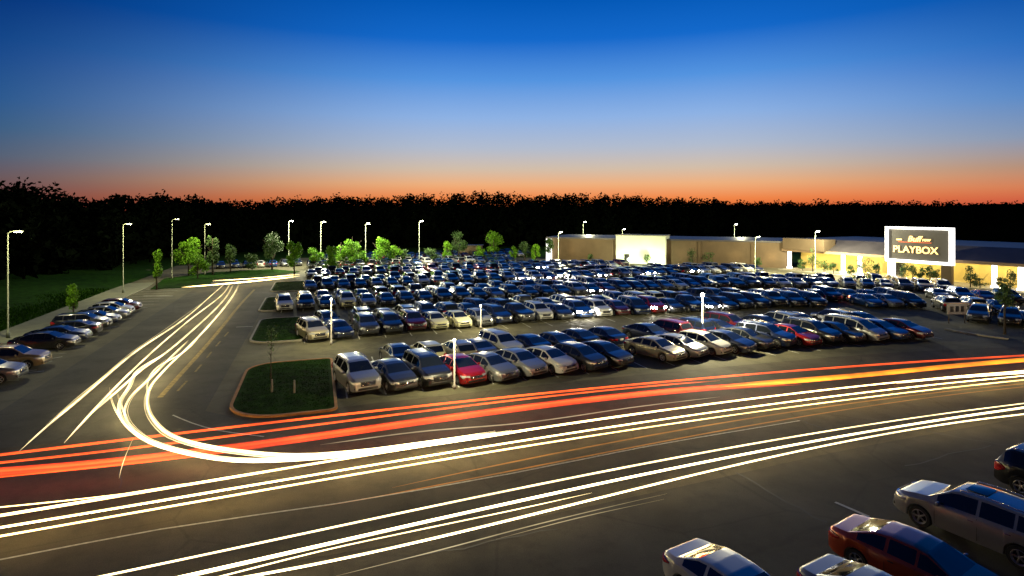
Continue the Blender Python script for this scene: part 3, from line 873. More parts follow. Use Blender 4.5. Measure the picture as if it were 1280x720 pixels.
# rough visibility: everything is seen from above, nearest 290 stay individual
ind, rest = vis[:290], vis[290:]
for tx, ty in ((688, 340), (700, 352), (722, 350), (748, 352), (803, 346), (727, 392), (742, 350), (868, 380), (655, 345)):
    best = min(vis, key=lambda c: (640 + F * c[2] / c[3] - tx) ** 2 + (HOR + F * (HC - .7) / c[3] - ty) ** 2 * 2 + (0 if math.sin(c[4]) < -.5 else 900))
    best[7] = True
    hx_, hy_ = math.cos(best[4]), math.sin(best[4])
    l = bpy.data.lights.new('headlight_beam', 'POINT'); l.energy = 90; l.color = (1, .93, .85); l.shadow_soft_size = .1
    lo = bpy.data.objects.new('headlight_beam', l); COL.objects.link(lo); lo.location = (best[2] + hx_ * 3.1, best[3] + hy_ * 3.1, .75)
print('cars in view', len(vis), 'individual', len(ind))
seen = set()
for kd, cl_, x, y, h, lab, grp, hl_, tl_, i, sc1 in ind:
    d = math.hypot(x, y)
    assert lab not in seen, lab
    seen.add(lab)
    place_car(kd, cl_, x, y, h, lab, grp, 1 if d < 72 else 2, sc1, hl_, tl_)
if rest:
    mats = [paint(c) for c in COLORS]; base = list(COLORS)
    extra = [M['glass'], M['tyre'], M['rim'], M['hl'], M['tl'], M['trim'], M['chrome'], M['plate'], M['hl_on']]
    bm = bmesh.new()
    for kd, cl_, x, y, h, lab, grp, hl_, tl_, i, rn in rest:
        b2 = bmesh.new(); b2.from_mesh(far_mesh(kd))
        for f in b2.faces:
            f.material_index = base.index(cl_) if f.material_index == 0 else len(base) + f.material_index - 1
            if hl_ and f.material_index == len(base) + 3: f.material_index = len(base) + 8
        add(bm, b2, Matrix.Translation((x, y, 0)) @ Matrix.Rotation(h, 4, 'Z'))
    o = build('distant_cars', bm, mats + extra, ang=40)
    tag(o, 'mass of small parked cars filling the farthest rows of the lot', 'cars', kind='stuff')

# ------------------------------------------------------------------ lamps
def light(name, typ, loc, e, col=(1, .85, .6), size=.3, spot=None, rot=None, parent=None):
    l = bpy.data.lights.new(name, typ); l.energy = e; l.color = col
    if typ == 'POINT': l.shadow_soft_size = size
    if typ == 'SPOT': l.spot_size = spot or 2.6; l.spot_blend = .6; l.shadow_soft_size = size
    if typ == 'AREA': l.size = size
    o = bpy.data.objects.new(name, l); COL.objects.link(o); o.location = loc
    if rot: o.rotation_euler = rot
    return o
def street_lamp(base, top, arm, label, on, e, two=False):
    root = new_obj('street_lamp', None); root.location = base; root.empty_display_size = .5
    H = top
    b = bmesh.new(); tube(b, [(0, 0, .0), (0, 0, .6), (0, 0, .62), (0, 0, H)], [.16, .16, .07, .05], 10); build('pole', b, M['pole'], root)
    b = bmesh.new(); tube(b, [(0, 0, H - .1), (arm * .3, 0, H + .12), (arm, 0, H + .16)], .05, 8); build('arm', b, M['pole'], root)
    b = bmesh.new(); box(b, Vector((arm + .3, 0, H + .16)), (.75, .36, .16), bev=.05); build('lamp_head', b, M['pole'], root)
    b = bmesh.new(); box(b, Vector((arm + .3, 0, H + .06)), (.6, .3, .06), bev=.02)
    if on == 'bright': box(b, Vector((arm + .3, -.20, H + .14)), (.5, .06, .14), bev=.02)
    build('lens', b, M['lamp'] if on == 'bright' else M['lampdim'], root)
    tag(root, label, 'street lamp', 'street lamps round the lot')
    light('street_light', 'POINT', Vector(base) + Vector((arm + 1.1, -1.3, H + .0)), e * (2.3 if on == 'bright' else 1.1), (1, .90, .50) if on != 'bright' else (1, .95, .62), .18)
def lampH(base, py): return HC - (py - HOR) * base.y / F
for px, pb, pt, arm, lab, on, e in [
    (10, 424, 291, .7, 'grey street lamp nearest the camera on the left grass verge', 'dim', 2600),
    (154, 367, 281, .6, 'grey street lamp on the verge behind the left parked cars', 'dim', 3200),
    (215, 349, 275, .6, 'grey street lamp left of the leafy verge trees', 'dim', 2600),
    (256, 344, 281, .4, 'grey street lamp rising between the leafy verge trees', 'dim', 2600),
    (361, 334, 277, .3, 'lit street lamp leftmost of the four bright ones by the wood', 'bright', 5500),
    (401, 334, 278, .4, 'lit street lamp second of the four bright ones by the wood', 'bright', 5500),
    (457, 332, 280, .3, 'lit street lamp third of the four bright ones by the wood', 'bright', 5500),
    (524, 330, 277, .3, 'lit street lamp rightmost of the four bright ones by the wood', 'bright', 5500)]:
    b_ = G(px, pb); street_lamp(b_, lampH(b_, pt), arm, lab, on, e)
for px, d, pt, lab, e in [(729, 172, 278, 'lit street lamp rising behind the tan building wing', 3000), (778, 168, 287, 'lit street lamp peeping over the tall cream block', 2500), (918, 160, 281, 'lit street lamp behind the long tan wing', 3000)]:
    b_ = Vector(((px - 640) / F * d, d, 0)); street_lamp(b_, lampH(b_, pt), .2, lab, 'bright', e)
for px, pb, pt, lab, on, e in [(698, 332, 291, 'street lamp at the left corner of the tan wing', 'dim', 9000), (944, 342, 297, 'pale street lamp before the tan wing', 'dim', 9000), (1019, 344, 290, 'lit street lamp before the dark roofed store', 'bright', 9000)]:
    b_ = G(px, pb); street_lamp(b_, lampH(b_, pt), .2, lab, on, e)
# short white posts between the rows; all lamps but the glaring one are added
for px, pb, pt, lab, star, e in [(414, 431, 375, 'short white post with added lamp at the left end of the third row', False, 430), (568, 486, 427, 'short white post with added lamp beside the red sedan in the front row', False, 430),
                         (601, 411, 383, 'short white post with added lamp in front of the third row', False, 350), (878, 426, 370, 'short white lamp post with the glaring lamp in the front rows', True, 2200)]:
    b_ = G(px, pb); h = lampH(b_, pt)
    root = new_obj('white_post', None); root.location = b_; root.empty_display_size = .4
    b = bmesh.new(); tube(b, [(0, 0, 0), (0, 0, .25), (0, 0, .27), (0, 0, h)], [.14, .14, .075, .06], 10); build('pole', b, M['polew'], root)
    b = bmesh.new(); r_ = .17 if star else .11
    bmesh.ops.create_uvsphere(b, u_segments=14, v_segments=8, radius=r_); 
    for v in b.verts: v.co.z = v.co.z * (1 if star else 1.3) + h + r_ * .6
    build('glaring_or_added_lamp_globe', b, M['lampstar'] if star else M['lampdim'], root)
    tag(root, lab, 'lamp post', 'short white posts between the rows')
    light('glaring_or_added_post_light', 'POINT', b_ + Vector((0, -.9, h + .9)), e * 4, (1, .88, .50), .12)  # brightens the lot; an added light on all but the glaring post

# ------------------------------------------------------------------ light trails (real tubes of light at lamp height)
def trailmat(name, col, s):
    "additive light: clear where it is dark, thicker through the middle of the streak, uneven along its length"
    m = bpy.data.materials.new(name); m.use_nodes = True; t = m.node_tree; K = t.links
    t.nodes.remove(t.nodes['Principled BSDF']); e = t.nodes.new('ShaderNodeEmission')
    e.inputs[0].default_value = (*col, 1)
    lw = t.nodes.new('ShaderNodeLayerWeight'); lw.inputs[0].default_value = .5
    inv = t.nodes.new('ShaderNodeMath'); inv.operation = 'SUBTRACT'; inv.inputs[0].default_value = 1; K.new(lw.outputs['Facing'], inv.inputs[1])
    pw = t.nodes.new('ShaderNodeMath'); pw.operation = 'POWER'; pw.inputs[1].default_value = 1.3; K.new(inv.outputs[0], pw.inputs[0])
    tc_ = t.nodes.new('ShaderNodeTexCoord'); no = t.nodes.new('ShaderNodeTexNoise'); no.inputs['Scale'].default_value = .35; no.inputs['Detail'].default_value = 3
    K.new(tc_.outputs['Object'], no.inputs['Vector'])
    mr_ = t.nodes.new('ShaderNodeMapRange'); mr_.inputs[1].default_value = .3; mr_.inputs[2].default_value = .7; mr_.inputs[3].default_value = .45 * s; mr_.inputs[4].default_value = 1.3 * s
    K.new(no.outputs['Fac'], mr_.inputs[0])
    mu = t.nodes.new('ShaderNodeMath'); mu.operation = 'MULTIPLY'; K.new(pw.outputs[0], mu.inputs[0]); K.new(mr_.outputs[0], mu.inputs[1])
    K.new(mu.outputs[0], e.inputs[1])
    tr = t.nodes.new('ShaderNodeBsdfTransparent'); ad = t.nodes.new('ShaderNodeAddShader')
    K.new(tr.outputs[0], ad.inputs[0]); K.new(e.outputs[0], ad.inputs[1])
    K.new(ad.outputs[0], t.nodes['Material Output'].inputs[0]); return m
TM = {'cream': trailmat('trail_cream', (1, .70, .25), 4.4), 'white': trailmat('trail_white', (1, .78, .37), 3.0), 'dim': trailmat('trail_dim', (.62, .52, .30), .5), 'faint': trailmat('trail_faint', (.5, .40, .2), .42),
      'red': trailmat('trail_red', (1, .050, .008), .55), 'orange': trailmat('trail_orange', (1, .085, .010), .75), 'amber': trailmat('trail_amber', (1, .24, .01), .8), 'brown': trailmat('trail_brown', (.55, .19, .015), .45)}
def trail(pl, z, rad, m, label, cat='light trail', ext=(0, 0), group=None):
    if len(pl) >= 7 and group != GS:
        xs = np.array([p[0] for p in pl], float) / 1000; ys = np.array([p[1] for p in pl], float)
        cf = np.polyfit(xs, ys, 3); x0, x1 = xs.min(), xs.max()
        pl = [(x * 1000, float(np.polyval(cf, x))) for x in np.linspace(x0, x1, 14)]
    pts = catmull(ipts(pl, z, ext), .8)
    b = bmesh.new()
    n = len(pts); wob = random.Random(len(label) * 7 + len(pl))
    if m in ('white', 'cream'): rad *= .85 if group == GS else .70
    strands = [(0, 0, 1.0)] if rad < .04 else [(0, 0, .72)] + [(wob.uniform(-1, 1), wob.uniform(-.6, .6), wob.uniform(.16, .42)) for _ in range(3 + int(rad / .025))]
    for si, (ox, oz, rr0) in enumerate(strands):
        ph, fq = wob.uniform(0, 6), wob.uniform(.03, .09)
        q = []
        for i, p in enumerate(pts):
            t = (pts[min(i + 1, n - 1)] - pts[max(i - 1, 0)]).normalized(); sd_ = Vector((-t.y, t.x, 0))
            w_ = 0 if si == 0 else .35 * math.sin(i * fq + ph)
            q.append(p + sd_ * (ox + w_) * rad * 1.35 + Vector((0, 0, oz * rad)))
        i0, i1 = (0, n)
        if si and n > 12:
            if not ext[0]: i0 = wob.randint(0, 4)
            if not ext[1]: i1 = n - wob.randint(0, 4)
        q = q[i0:i1]; rs = [rad * rr0 * (1 + .12 * math.sin(i * .13 + ph)) for i in range(len(q))]
        for k in range(min(5, len(rs) // 2)):
            if not ext[0]: rs[k] *= (.1, .35, .6, .8, .9)[k]
            if not ext[1]: rs[-1 - k] *= (.1, .35, .6, .8, .9)[k]
        tube(b, q, rs, 8, cap=False)
    o = build('light_trail', b, TM[m], ang=60)
    tag(o, label, cat, group)
GA = 'headlight trails along the middle of the main road'; GB = 'headlight trails nearest the camera'; GR = 'tail light trails along the main road'; GS = 'headlight trails on the side road'; GO = 'amber light trails on the main road'
E2 = (30, 30)
trail([(0, 634), (80, 626), (155, 617), (233, 604)], .65, .035, 'cream', 'thin cream light trail just above the thick one at the left edge', ext=(30, 0), group=GA)
trail([(0, 644), (233, 605), (389, 580), (480, 564), (634, 542), (790, 518), (900, 504), (1040, 485), (1150, 474), (1280, 464)], .65, .085, 'cream', 'thick cream light trail, topmost of the middle road bundle', ext=E2, group=GA)
trail([(0, 659), (240, 621), (400, 590), (480, 577), (634, 557), (800, 526), (900, 514), (1040, 497), (1150, 481), (1280, 470)], .65, .075, 'cream', 'cream light trail, second from top of the middle road bundle', ext=E2, group=GA)
trail([(0, 670), (240, 630), (400, 598), (480, 585), (634, 566), (800, 533), (900, 521), (1040, 503), (1160, 487), (1280, 475)], .65, .055, 'cream', 'thinner cream light trail, lowest of the middle road bundle', ext=E2, group=GA)
trail([(1120, 479), (1180, 473), (1280, 466)], .7, .12, 'white', 'broad white light trail filling the bundle at the right edge', ext=(0, 30), group=GA)
trail([(400, 556), (520, 540), (650, 529), (800, 508), (900, 496)], .65, .035, 'dim', 'dull thin light trail between the red and the cream bundles', group=GA)
trail([(120, 722), (230, 698), (400, 664), (634, 612), (800, 581), (900, 562), (1040, 538), (1160, 520), (1280, 504)], .65, .055, 'white', 'pale light trail, topmost of the bundle nearest the camera', ext=E2, group=GB)
trail([(231, 722), (320, 698), (400, 679), (520, 655), (650, 629), (800, 594), (900, 572), (1040, 547), (1160, 527), (1280, 510)], .65, .085, 'white', 'thick white light trail in the middle of the nearest bundle', ext=E2, group=GB)
trail([(270, 722), (400, 689), (520, 663), (640, 638), (740, 616)], .65, .03, 'white', 'hair thin white light trail inside the nearest bundle', ext=(20, 0), group=GB)
trail([(303, 722), (400, 702), (520, 678), (650, 651), (800, 604), (900, 585), (1040, 556), (1160, 535), (1280, 516)], .65, .062, 'white', 'white light trail, lowest of the bundle nearest the camera', ext=E2, group=GB)
trail([(420, 720), (540, 690), (673, 655), (760, 634), (834, 617)], .6, .022, 'dim', 'upper of two dull thin trails ending beside the nearest bundle', group=GB)
trail([(620, 674), (720, 648), (830, 624)], .6, .022, 'dim', 'lower of two dull thin trails ending beside the nearest bundle', group=GB)
trail([(490, 610), (570, 592), (650, 575), (800, 547), (900, 529), (1040, 508), (1160, 491), (1280, 480)], .75, .035, 'brown', 'upper amber brown light trail under the middle bundle', ext=(0, 30), group=GO)
trail([(400, 634), (520, 611), (650, 587), (800, 556), (900, 540), (1040, 515), (1160, 496), (1280, 484)], .75, .030, 'brown', 'lower amber brown light trail under the middle bundle', ext=(0, 30), group=GO)
trail([(0, 568), (120, 555), (240, 540), (400, 522), (480, 512), (650, 493), (800, 480), (900, 471), (1030, 462), (1160, 451), (1280, 444)], .8, .075, 'orange', 'orange red tail light trail, topmost on the main road', ext=E2, group=GR)
trail([(0, 579), (120, 566), (240, 551), (400, 531), (480, 521), (650, 499), (800, 484.5), (900, 475.5)], .8, .06, 'orange', 'thinner orange red trail just under the topmost one', ext=(30, 0), group=GR)
trail([(0, 590), (120, 578), (240, 567), (400, 544), (480, 535), (650, 508), (800, 492), (900, 486), (1000, 477)], .8, .19, 'red', 'broad red tail light trail, lowest of the red bundle', ext=(30, 0), group=GR)
trail([(0, 596), (120, 584), (240, 571), (330, 560)], .8, .04, 'orange', 'thin orange edge under the broad red trail at left', ext=(30, 0), group=GR)
trail([(900, 484), (1000, 476), (1100, 467), (1200, 457), (1280, 450)], .8, .16, 'amber', 'broad amber trail above the white bundle at right', ext=(0, 30), group=GR)
# side road
trail([(283, 353), (267, 367), (222, 405), (167, 442), (130, 473), (100, 499), (60, 532), (24, 564)], .65, .085, 'white', 'leftmost long light trail running down the side road', group=GS)
trail([(262, 372), (200, 416), (165, 440), (120, 478), (100, 494), (70, 520)], .62, .022, 'white', 'hair thin trail hugging the leftmost side road trail', group=GS)
trail([(288, 354), (280, 366), (232, 404), (190, 440), (150, 478), (112, 518), (80, 554)], .65, .09, 'white', 'second light trail from the left on the side road', group=GS)
trail([(292, 355), (284, 370), (242, 412), (205, 443), (178, 462), (146, 490), (116, 516)], .65, .10, 'white', 'third light trail from the left on the side road', group=GS)
trail([(205, 443), (172, 463), (160, 485), (149, 503), (150, 520), (163, 537), (187, 553), (233, 567), (292, 576), (370, 575), (430, 570), (500, 561), (600, 547), (700, 531)], .65, .12, 'white', 'outer broad trail curving from the side road into the main road', group=GS)
trail([(137, 484), (139, 500), (147, 518), (160, 535), (187, 551), (233, 566)], .6, .06, 'white', 'short hooked trail at the outside of the bend', group=GS)
trail([(146, 492), (152, 510), (163, 532)], .62, .05, 'white', 'short spur inside the outer bend of the trails', group=GS)
trail([(236, 425), (212, 448), (184, 476), (163, 497), (156, 515), (163, 532), (184, 550)], .65, .10, 'white', 'middle trail joining the outer bend from the side road', group=GS)
trail([(299, 355), (290, 372), (262, 406), (232, 437), (205, 463), (187, 485), (183, 505), (192, 527), (213, 545), (250, 557), (292, 564), (370, 570), (440, 566), (520, 556), (620, 541)], .65, .12, 'white', 'inner broad trail curving from the side road into the main road', group=GS)
trail([(296, 362), (280, 384), (254, 415), (225, 443), (198, 458), (180, 478)], .7, .06, 'white', 'trail laid just beside the inner bend on the side road', group=GS)
trail([(208, 449), (193, 463), (184, 482), (186, 500)], .6, .05, 'white', 'short bright spur where the inner bend starts', group=GS)
trail([(227, 359), (260, 356.5), (300, 353), (340, 349), (375, 345)], .65, .14, 'cream', 'lower light trail crossing the far end of the side road', group='light trails on the cross road')
trail([(266, 351), (310, 348.5), (375, 343)], .65, .10, 'cream', 'upper light trail crossing the far end of the side road', group='light trails on the cross road')
trail([(167, 547), (158, 567), (151, 588), (149, 598)], .5, .03, 'white', 'short stray trail dropping below the bend over the red trails', group=GS)

# ------------------------------------------------------------------ stores
def wall_seg(root, name, A, B, z0, z1, thick, m):
    A = Vector((A[0], A[1], 0)); B = Vector((B[0], B[1], 0)); d = (B - A); a = math.atan2(d.y, d.x)
    nrm = Vector((-d.y, d.x, 0)).normalized()
    b = bmesh.new(); box(b, (A + B) / 2 + nrm * thick / 2 + Vector((0, 0, (z0 + z1) / 2)), (d.length, thick, z1 - z0), a)
    return build(name, b, m, root, smooth=False)
# tan wing
A0, A1 = STORE[0], STORE[1]
dW = (A1 - A0); uW = dW.normalized(); nW = Vector((uW.y, -uW.x))       # towards the lot
aW = math.atan2(uW.y, uW.x)
wing = new_obj('store_wing', None); wing.location = (0, 0, 0)
tag(wing, 'long low tan building wing with flat roof at the back of the lot', 'building')
def V3(p, z=0): return Vector((p[0], p[1], z))
LW_ = dW.length
b = bmesh.new(); box(b, V3((A0 + A1) / 2 - nW * 9, 2.75), (LW_, 18, 5.5), aW); build('wall', b, M['wall_b'], wing, smooth=False)
b = bmesh.new(); box(b, V3((A0 + A1) / 2 - nW * 9, 5.68), (LW_ + .5, 18.5, .36), aW); build('roof', b, M['roof'], wing, smooth=False)
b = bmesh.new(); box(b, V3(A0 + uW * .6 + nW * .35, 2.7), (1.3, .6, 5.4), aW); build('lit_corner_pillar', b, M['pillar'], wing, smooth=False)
for t in (.3, .66, .86):
    b = bmesh.new(); box(b, V3(A0 + dW * t + nW * .12, 2.7), (.5, .25, 5.3), aW); build('pilaster', b, M['wall_b'], wing, smooth=False)
# cream block
blk = new_obj('store_front_block', None)
tag(blk, 'tall floodlit cream block projecting from the tan wing', 'building')
PBc = A0 + uW * 24.0
b = bmesh.new(); box(b, V3(PBc - nW * 1.0, 3.3), (11.6, 6, 6.6), aW); build('wall', b, M['wall_w'], blk, smooth=False)
b = bmesh.new(); box(b, V3(PBc - nW * 1.0, 6.68), (11.9, 6.3, .2), aW); build('parapet_cap', b, M['kerb'], blk, smooth=False)
b = bmesh.new(); box(b, V3(PBc - uW * 3.2 + nW * 2.05, 1.1), (1.2, .12, 2.2), aW); build('door', b, M['win'], blk, smooth=False)
for s in (-3.6, 3.6):
    light('flood_light', 'SPOT', V3(PBc + uW * s + nW * 6.5, .6), 2600, (.92, 1, .62), .3, 2.2, (math.radians(100), 0, aW))
light('flood_light', 'POINT', V3(PBc + uW * 3.5 + nW * 4.2, 1.2), 260, (1, .97, .62), .3)
for t in (.12, .50, .58, .80, .93):
    light('wall_light', 'POINT', V3(A0 + dW * t + nW * 1.3, 2.4), 35 if t not in (.50, .93) else 110, (1, .74, .36), .2)

# main store
B0, B1 = STORE[1], STORE[3]
dB = B1 - B0; uB = dB.normalized(); nB = Vector((uB.y, -uB.x)); aB = math.atan2(uB.y, uB.x); LB = dB.length
store = new_obj('store_building', None)
tag(store, 'long store with dark overhanging roof, floodlit yellow wall and white pillars', 'building')
b = bmesh.new(); box(b, V3((B0 + B1) / 2 - nB * 14, 2.25), (LB, 22, 4.5), aB); build('wall', b, M['wall_y'], store, smooth=False)
# mansard roof overhanging the walk
b = bmesh.new()
sec = [(1.2, 3.95), (1.2, 4.15), (-3.5, 6.4), (-25, 6.4), (-25, 4.45), (-2.9, 4.45), (-2.9, 3.95)]
ra = [b.verts.new(V3(B0 - uB * 1.5 + nB * s, z)) for s, z in sec]; rb_ = [b.verts.new(V3(B1 + uB * 1.5 + nB * s, z)) for s, z in sec]
for i in range(len(sec)): b.faces.new((ra[i], ra[(i + 1) % len(sec)], rb_[(i + 1) % len(sec)], rb_[i]))
b.faces.new(ra); b.faces.new(rb_[::-1]); bmesh.ops.recalc_face_normals(b, faces=b.faces)
roof = build('roof', b, M['roof'], store, smooth=False)
b = bmesh.new(); box(b, V3((B0 + B1) / 2 + nB * 1.28, 4.0), (LB + 3, .14, .5), aB); build('fascia', b, M['fascia'], store, smooth=False)
b = bmesh.new(); box(b, V3(B0 + uB * 4.0 + nB * .2, 5.4), (9.5, 3.6, 2.4), aB); build('stair_tower', b, M['wall_b'], store, smooth=False)
def on_facade(px, off=0.0):
    k = (px - 640) / F
    P0 = B0 + nB * off
    # P0.x + t ux = k (P0.y + t uy)
    t = (k * P0.y - P0.x) / (uB.x - k * uB.y)
    return P0 + uB * t
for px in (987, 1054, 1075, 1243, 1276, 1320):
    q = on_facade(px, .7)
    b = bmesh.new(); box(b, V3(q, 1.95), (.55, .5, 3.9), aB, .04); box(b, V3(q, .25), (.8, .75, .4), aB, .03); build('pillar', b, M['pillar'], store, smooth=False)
    light('pillar_light', 'POINT', V3(q + nB * 1.4, 2.2), 40, (1, .9, .6), .2)
tt = 3.0
rw_ = random.Random(4)
while tt < LB - 2:
    q = B0 + uB * tt - nB * 2.94
    if rw_.random() < .10:
        b = bmesh.new(); box(b, V3(q, 1.35), (2.2, .1, 2.5), aB); f_ = build('window', b, M['win'] if rw_.random() < .7 else M['winlit'], store, smooth=False)
        b = bmesh.new()
        for k in (-1, 0, 1): box(b, V3(q + uB * k * 1.1 + nB * .06, 1.35), (.09, .08, 2.6), aB)
        box(b, V3(q + nB * .06, 2.65), (2.3, .1, .1), aB); build('frame', b, M['trim'], f_, smooth=False)
    light('eave_light', 'POINT', V3(B0 + uB * tt - nB * .3, 3.4), 330, (1, .78, .30), .25)
    tt += 4.2
# shop pavement
bm = bmesh.new()
poly_prism(bm, [V3(B0 + nB * 4.5), V3(B1 + nB * 4.5), V3(B1 - nB * 2.9), V3(B0 - nB * 2.9)], 0, .13)
tag(build('shop_pavement', bm, M['kerb'], smooth=False), kind='structure')

# sign
qa, qb = on_facade(1108, 3.2), on_facade(1192, 3.2)
qc = (qa + qb) / 2; Wd = (qb - qa).length
sg = new_obj('illuminated_sign', None)
tag(sg, 'big white framed illuminated sign with glowing amber letters on two posts', 'sign')
dpt = qc.y; zt = HC - (284 - HOR) * dpt / F; zb = HC - (329 - HOR) * dpt / F
hS = zt - zb; zc = (zt + zb) / 2
b = bmesh.new()
fw = .48
box(b, V3(qc, zt - fw / 2 * .8), (Wd, .9, fw * .8), aB, .03); box(b, V3(qc, zb + fw / 2), (Wd, .9, fw), aB, .03)
for s in (-1, 1): box(b, V3(qc + uB * s * (Wd / 2 - fw / 2), zc), (fw, .896, hS - fw * 1.7), aB)
build('frame', b, M['signframe'], sg, smooth=False)
b = bmesh.new(); box(b, V3(qc - nB * .05, zc), (Wd - fw * 1.9, .5, hS - fw * 1.6), aB); build('panel', b, M['signface'], sg, smooth=False)
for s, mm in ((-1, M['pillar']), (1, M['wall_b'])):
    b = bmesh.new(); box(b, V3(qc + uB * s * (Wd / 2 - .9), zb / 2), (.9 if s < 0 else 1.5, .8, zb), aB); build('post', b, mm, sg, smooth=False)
def text(s, size, off, z, m, ext=.05, shear=0.0, name='lettering', sx=1.0):
    cu = bpy.data.curves.new(name, 'FONT'); cu.body = s; cu.size = size; cu.extrude = ext; cu.align_x = 'CENTER'; cu.shear = shear; cu.offset = .02
    o = bpy.data.objects.new('tmp', cu); COL.objects.link(o)
    dg = bpy.context.evaluated_depsgraph_get(); me = bpy.data.meshes.new_from_object(o.evaluated_get(dg))
    bpy.data.objects.remove(o)
    me.materials.clear(); me.materials.append(m)
    t = new_obj(name, me, sg)
    t.location = V3(qc + uB * off + nB * .27, z); t.rotation_euler = (PI / 2, 0, aB); t.scale = (sx, 1, 1)
    return t
text('Buff', 1.35, -.55, zc + hS * .10, M['neon'], shear=.25)
text('row', .75, 1.35, zc + hS * .12, M['neon'], shear=.2)
text('PLAYBOX', 1.65, -.45, zc - hS * .22, M['neon'], sx=1.0)
b = bmesh.new()
box(b, V3(qc + uB * -.5 + nB * .26, zc + hS * .075), (Wd * .5, .05, .08), aB)
build('underline', b, M['neonr'], sg, smooth=False)
b = bmesh.new(); box(b, V3(qc + uB * -3.0 + nB * .26, zc + hS * .14), (.9, .06, .22), aB); build('dash', b, M['neon'], sg, smooth=False)

# small tan hut in the trees
q = G(627, 322)
hut = new_obj('hut', None); tag(hut, 'small tan hut among the trees behind the far rows', 'building')
hd = 158; hx = (627 - 640) / F * hd * 0 + (588 - 640) / F * hd
b = bmesh.new(); box(b, Vector((hx, hd, 1.5)), (6.4, 4, 3.0)); build('wall', b, M['wall_b'], hut, smooth=False)
b = bmesh.new(); box(b, Vector((hx, hd, 3.1)), (7, 4.6, .25)); build('roof', b, M['roof'], hut, smooth=False)

# small white lit board by the right median
q = G(1196, 404)
bd = new_obj('notice_board', None); bd.location = q
tag(bd, 'small white board on two legs by the median kerb at right', 'sign')
b = bmesh.new(); box(b, Vector((0, 0, 1.55)), (2.3, .14, 1.15), .1, .02); build('board', b, M['polew'], bd, smooth=False)
b = bmesh.new(); box(b, Vector((0, 0, 2.2)), (2.6, .5, .12), .1, .02); build('canopy', b, M['fascia'], bd, smooth=False)
for k in range(3):
    b = bmesh.new(); box(b, Vector((-.65 + k * .62, -.09 + (-.65 + k * .62) * .1, 1.58)), (.38, .03, .62), .1); build('poster', b, M['trim'], bd, smooth=False)
for s in (-1, 1):
    b = bmesh.new(); tube(b, [(s * .95, s * .1, 0), (s * .95, s * .1, 1.1)], .05, 8); build('leg', b, M['bark'], bd)
light('board_light', 'POINT', q + Vector((0, -1.5, 2.4)), 45, (1, .9, .7), .1)

# ------------------------------------------------------------------ trees
def leaf_crown(bm, c, rx, rz, n, size, r, lobes=7, flat=.0):
    L_ = []
    for i in range(lobes):
        t = r.uniform(0, 2 * PI); h = r.uniform(-.62, .78)
        rad = math.sqrt(max(0, 1 - h * h)) * r.uniform(.25, .62)
        L_.append((Vector((math.cos(t) * rad * rx, math.sin(t) * rad * rx, h * rz)), r.uniform(.28, .5)))
    for i in range(n):
        lc, lr = L_[i % lobes]
        v = Vector((r.gauss(0, 1), r.gauss(0, 1), r.gauss(0, 1))).normalized() * (r.random() ** .4)
        p = c + lc + Vector((v.x * lr * rx, v.y * lr * rx, v.z * lr * rz * .9))
        s = size * r.uniform(.5, 1.25)
        a = Vector((r.gauss(0, 1), r.gauss(0, 1), r.gauss(0, .7))).normalized(); b = a.cross(Vector((r.gauss(0, 1), r.gauss(0, 1), r.gauss(0, 1)))).normalized()
        vs = [bm.verts.new(p + a * s * .6), bm.verts.new(p + b * s * .32), bm.verts.new(p - a * s * .6), bm.verts.new(p - b * s * .32)]
        bm.faces.new(vs)
def tree(pos, h, w, label, m='leaf', group='leafy trees along the edge of the lot', n=1500, trunk=.22, sd=0, size=.30, name='tree', cat='tree'):
    r = random.Random(sd * 31 + 5)
    root = new_obj(name, None); root.location = pos; root.empty_display_size = .5
    hc = h * (1 - trunk) / 2; zc_ = h - hc
    b = bmesh.new()
    tr = max(.05, h * .018) if n > 200 else .028
    tube(b, [(0, 0, -.05), (r.uniform(-.05, .05) * h * .2, 0, h * .3), (r.uniform(-.05, .05) * h * .2, r.uniform(-.05, .05) * h * .2, h * .85)], [tr * 1.4, tr, tr * .3], 8)
    for k in range(6):
        t = r.uniform(0, 6.28); z0 = h * r.uniform(trunk, .6); ln = w * r.uniform(.25, .42)
        tube(b, [(0, 0, z0), (math.cos(t) * ln * .5, math.sin(t) * ln * .5, z0 + ln * .6), (math.cos(t) * ln, math.sin(t) * ln, z0 + ln * 1.3)], [tr * .5, tr * .35, tr * .12], 5)
    build('trunk', b, M['bark'], root)
    b = bmesh.new(); leaf_crown(b, Vector((0, 0, zc_)), w / 2, hc, n, size, r, lobes=11)
    build('crown', b, M[m], root, smooth=False)
    tag(root, label, cat, group)
    return root
def itree(px, pb, pt, wpx, label, m='leaf', sd=0, n=1400, **k):
    b_ = G(px, pb); h = lampH(b_, pt); tree(b_, h, wpx * 1.18 * b_.y / F, label, m, sd=sd, n=int(n * 1.7), **k)
itree(92, 402, 356, 15, 'slim young tree on the left pavement behind the black cars', sd=1, n=900, size=.2)
itree(196, 362, 314, 13, 'narrow upright tree at the far end of the left pavement', sd=2, n=900)
itree(236, 345, 296, 34, 'broad yellow green tree between the two lamp posts at left', sd=3, n=2200)
itree(247, 349, 318, 26, 'low rounded bush tree in front of the broad yellow green one', sd=4, n=1400, trunk=.08)
itree(266, 344, 290, 16, 'tall narrow dark tree right beside the fourth lamp post', 'leafd', sd=5, n=1300)
itree(288, 340, 305, 16, 'dim slender tree right of the fourth lamp post', 'leafd', sd=6, n=900)
itree(315, 338, 316, 22, 'low bush tree behind the cars across the side road', 'leafd', sd=7, n=900, trunk=.05)
itree(340, 338, 291, 27, 'rounded dark green tree left of the bright conical tree', 'leafd', sd=8, n=1800)
itree(368, 345, 299, 22, 'bright conical tree at the corner of the cross road', sd=9, n=1700, trunk=.08)
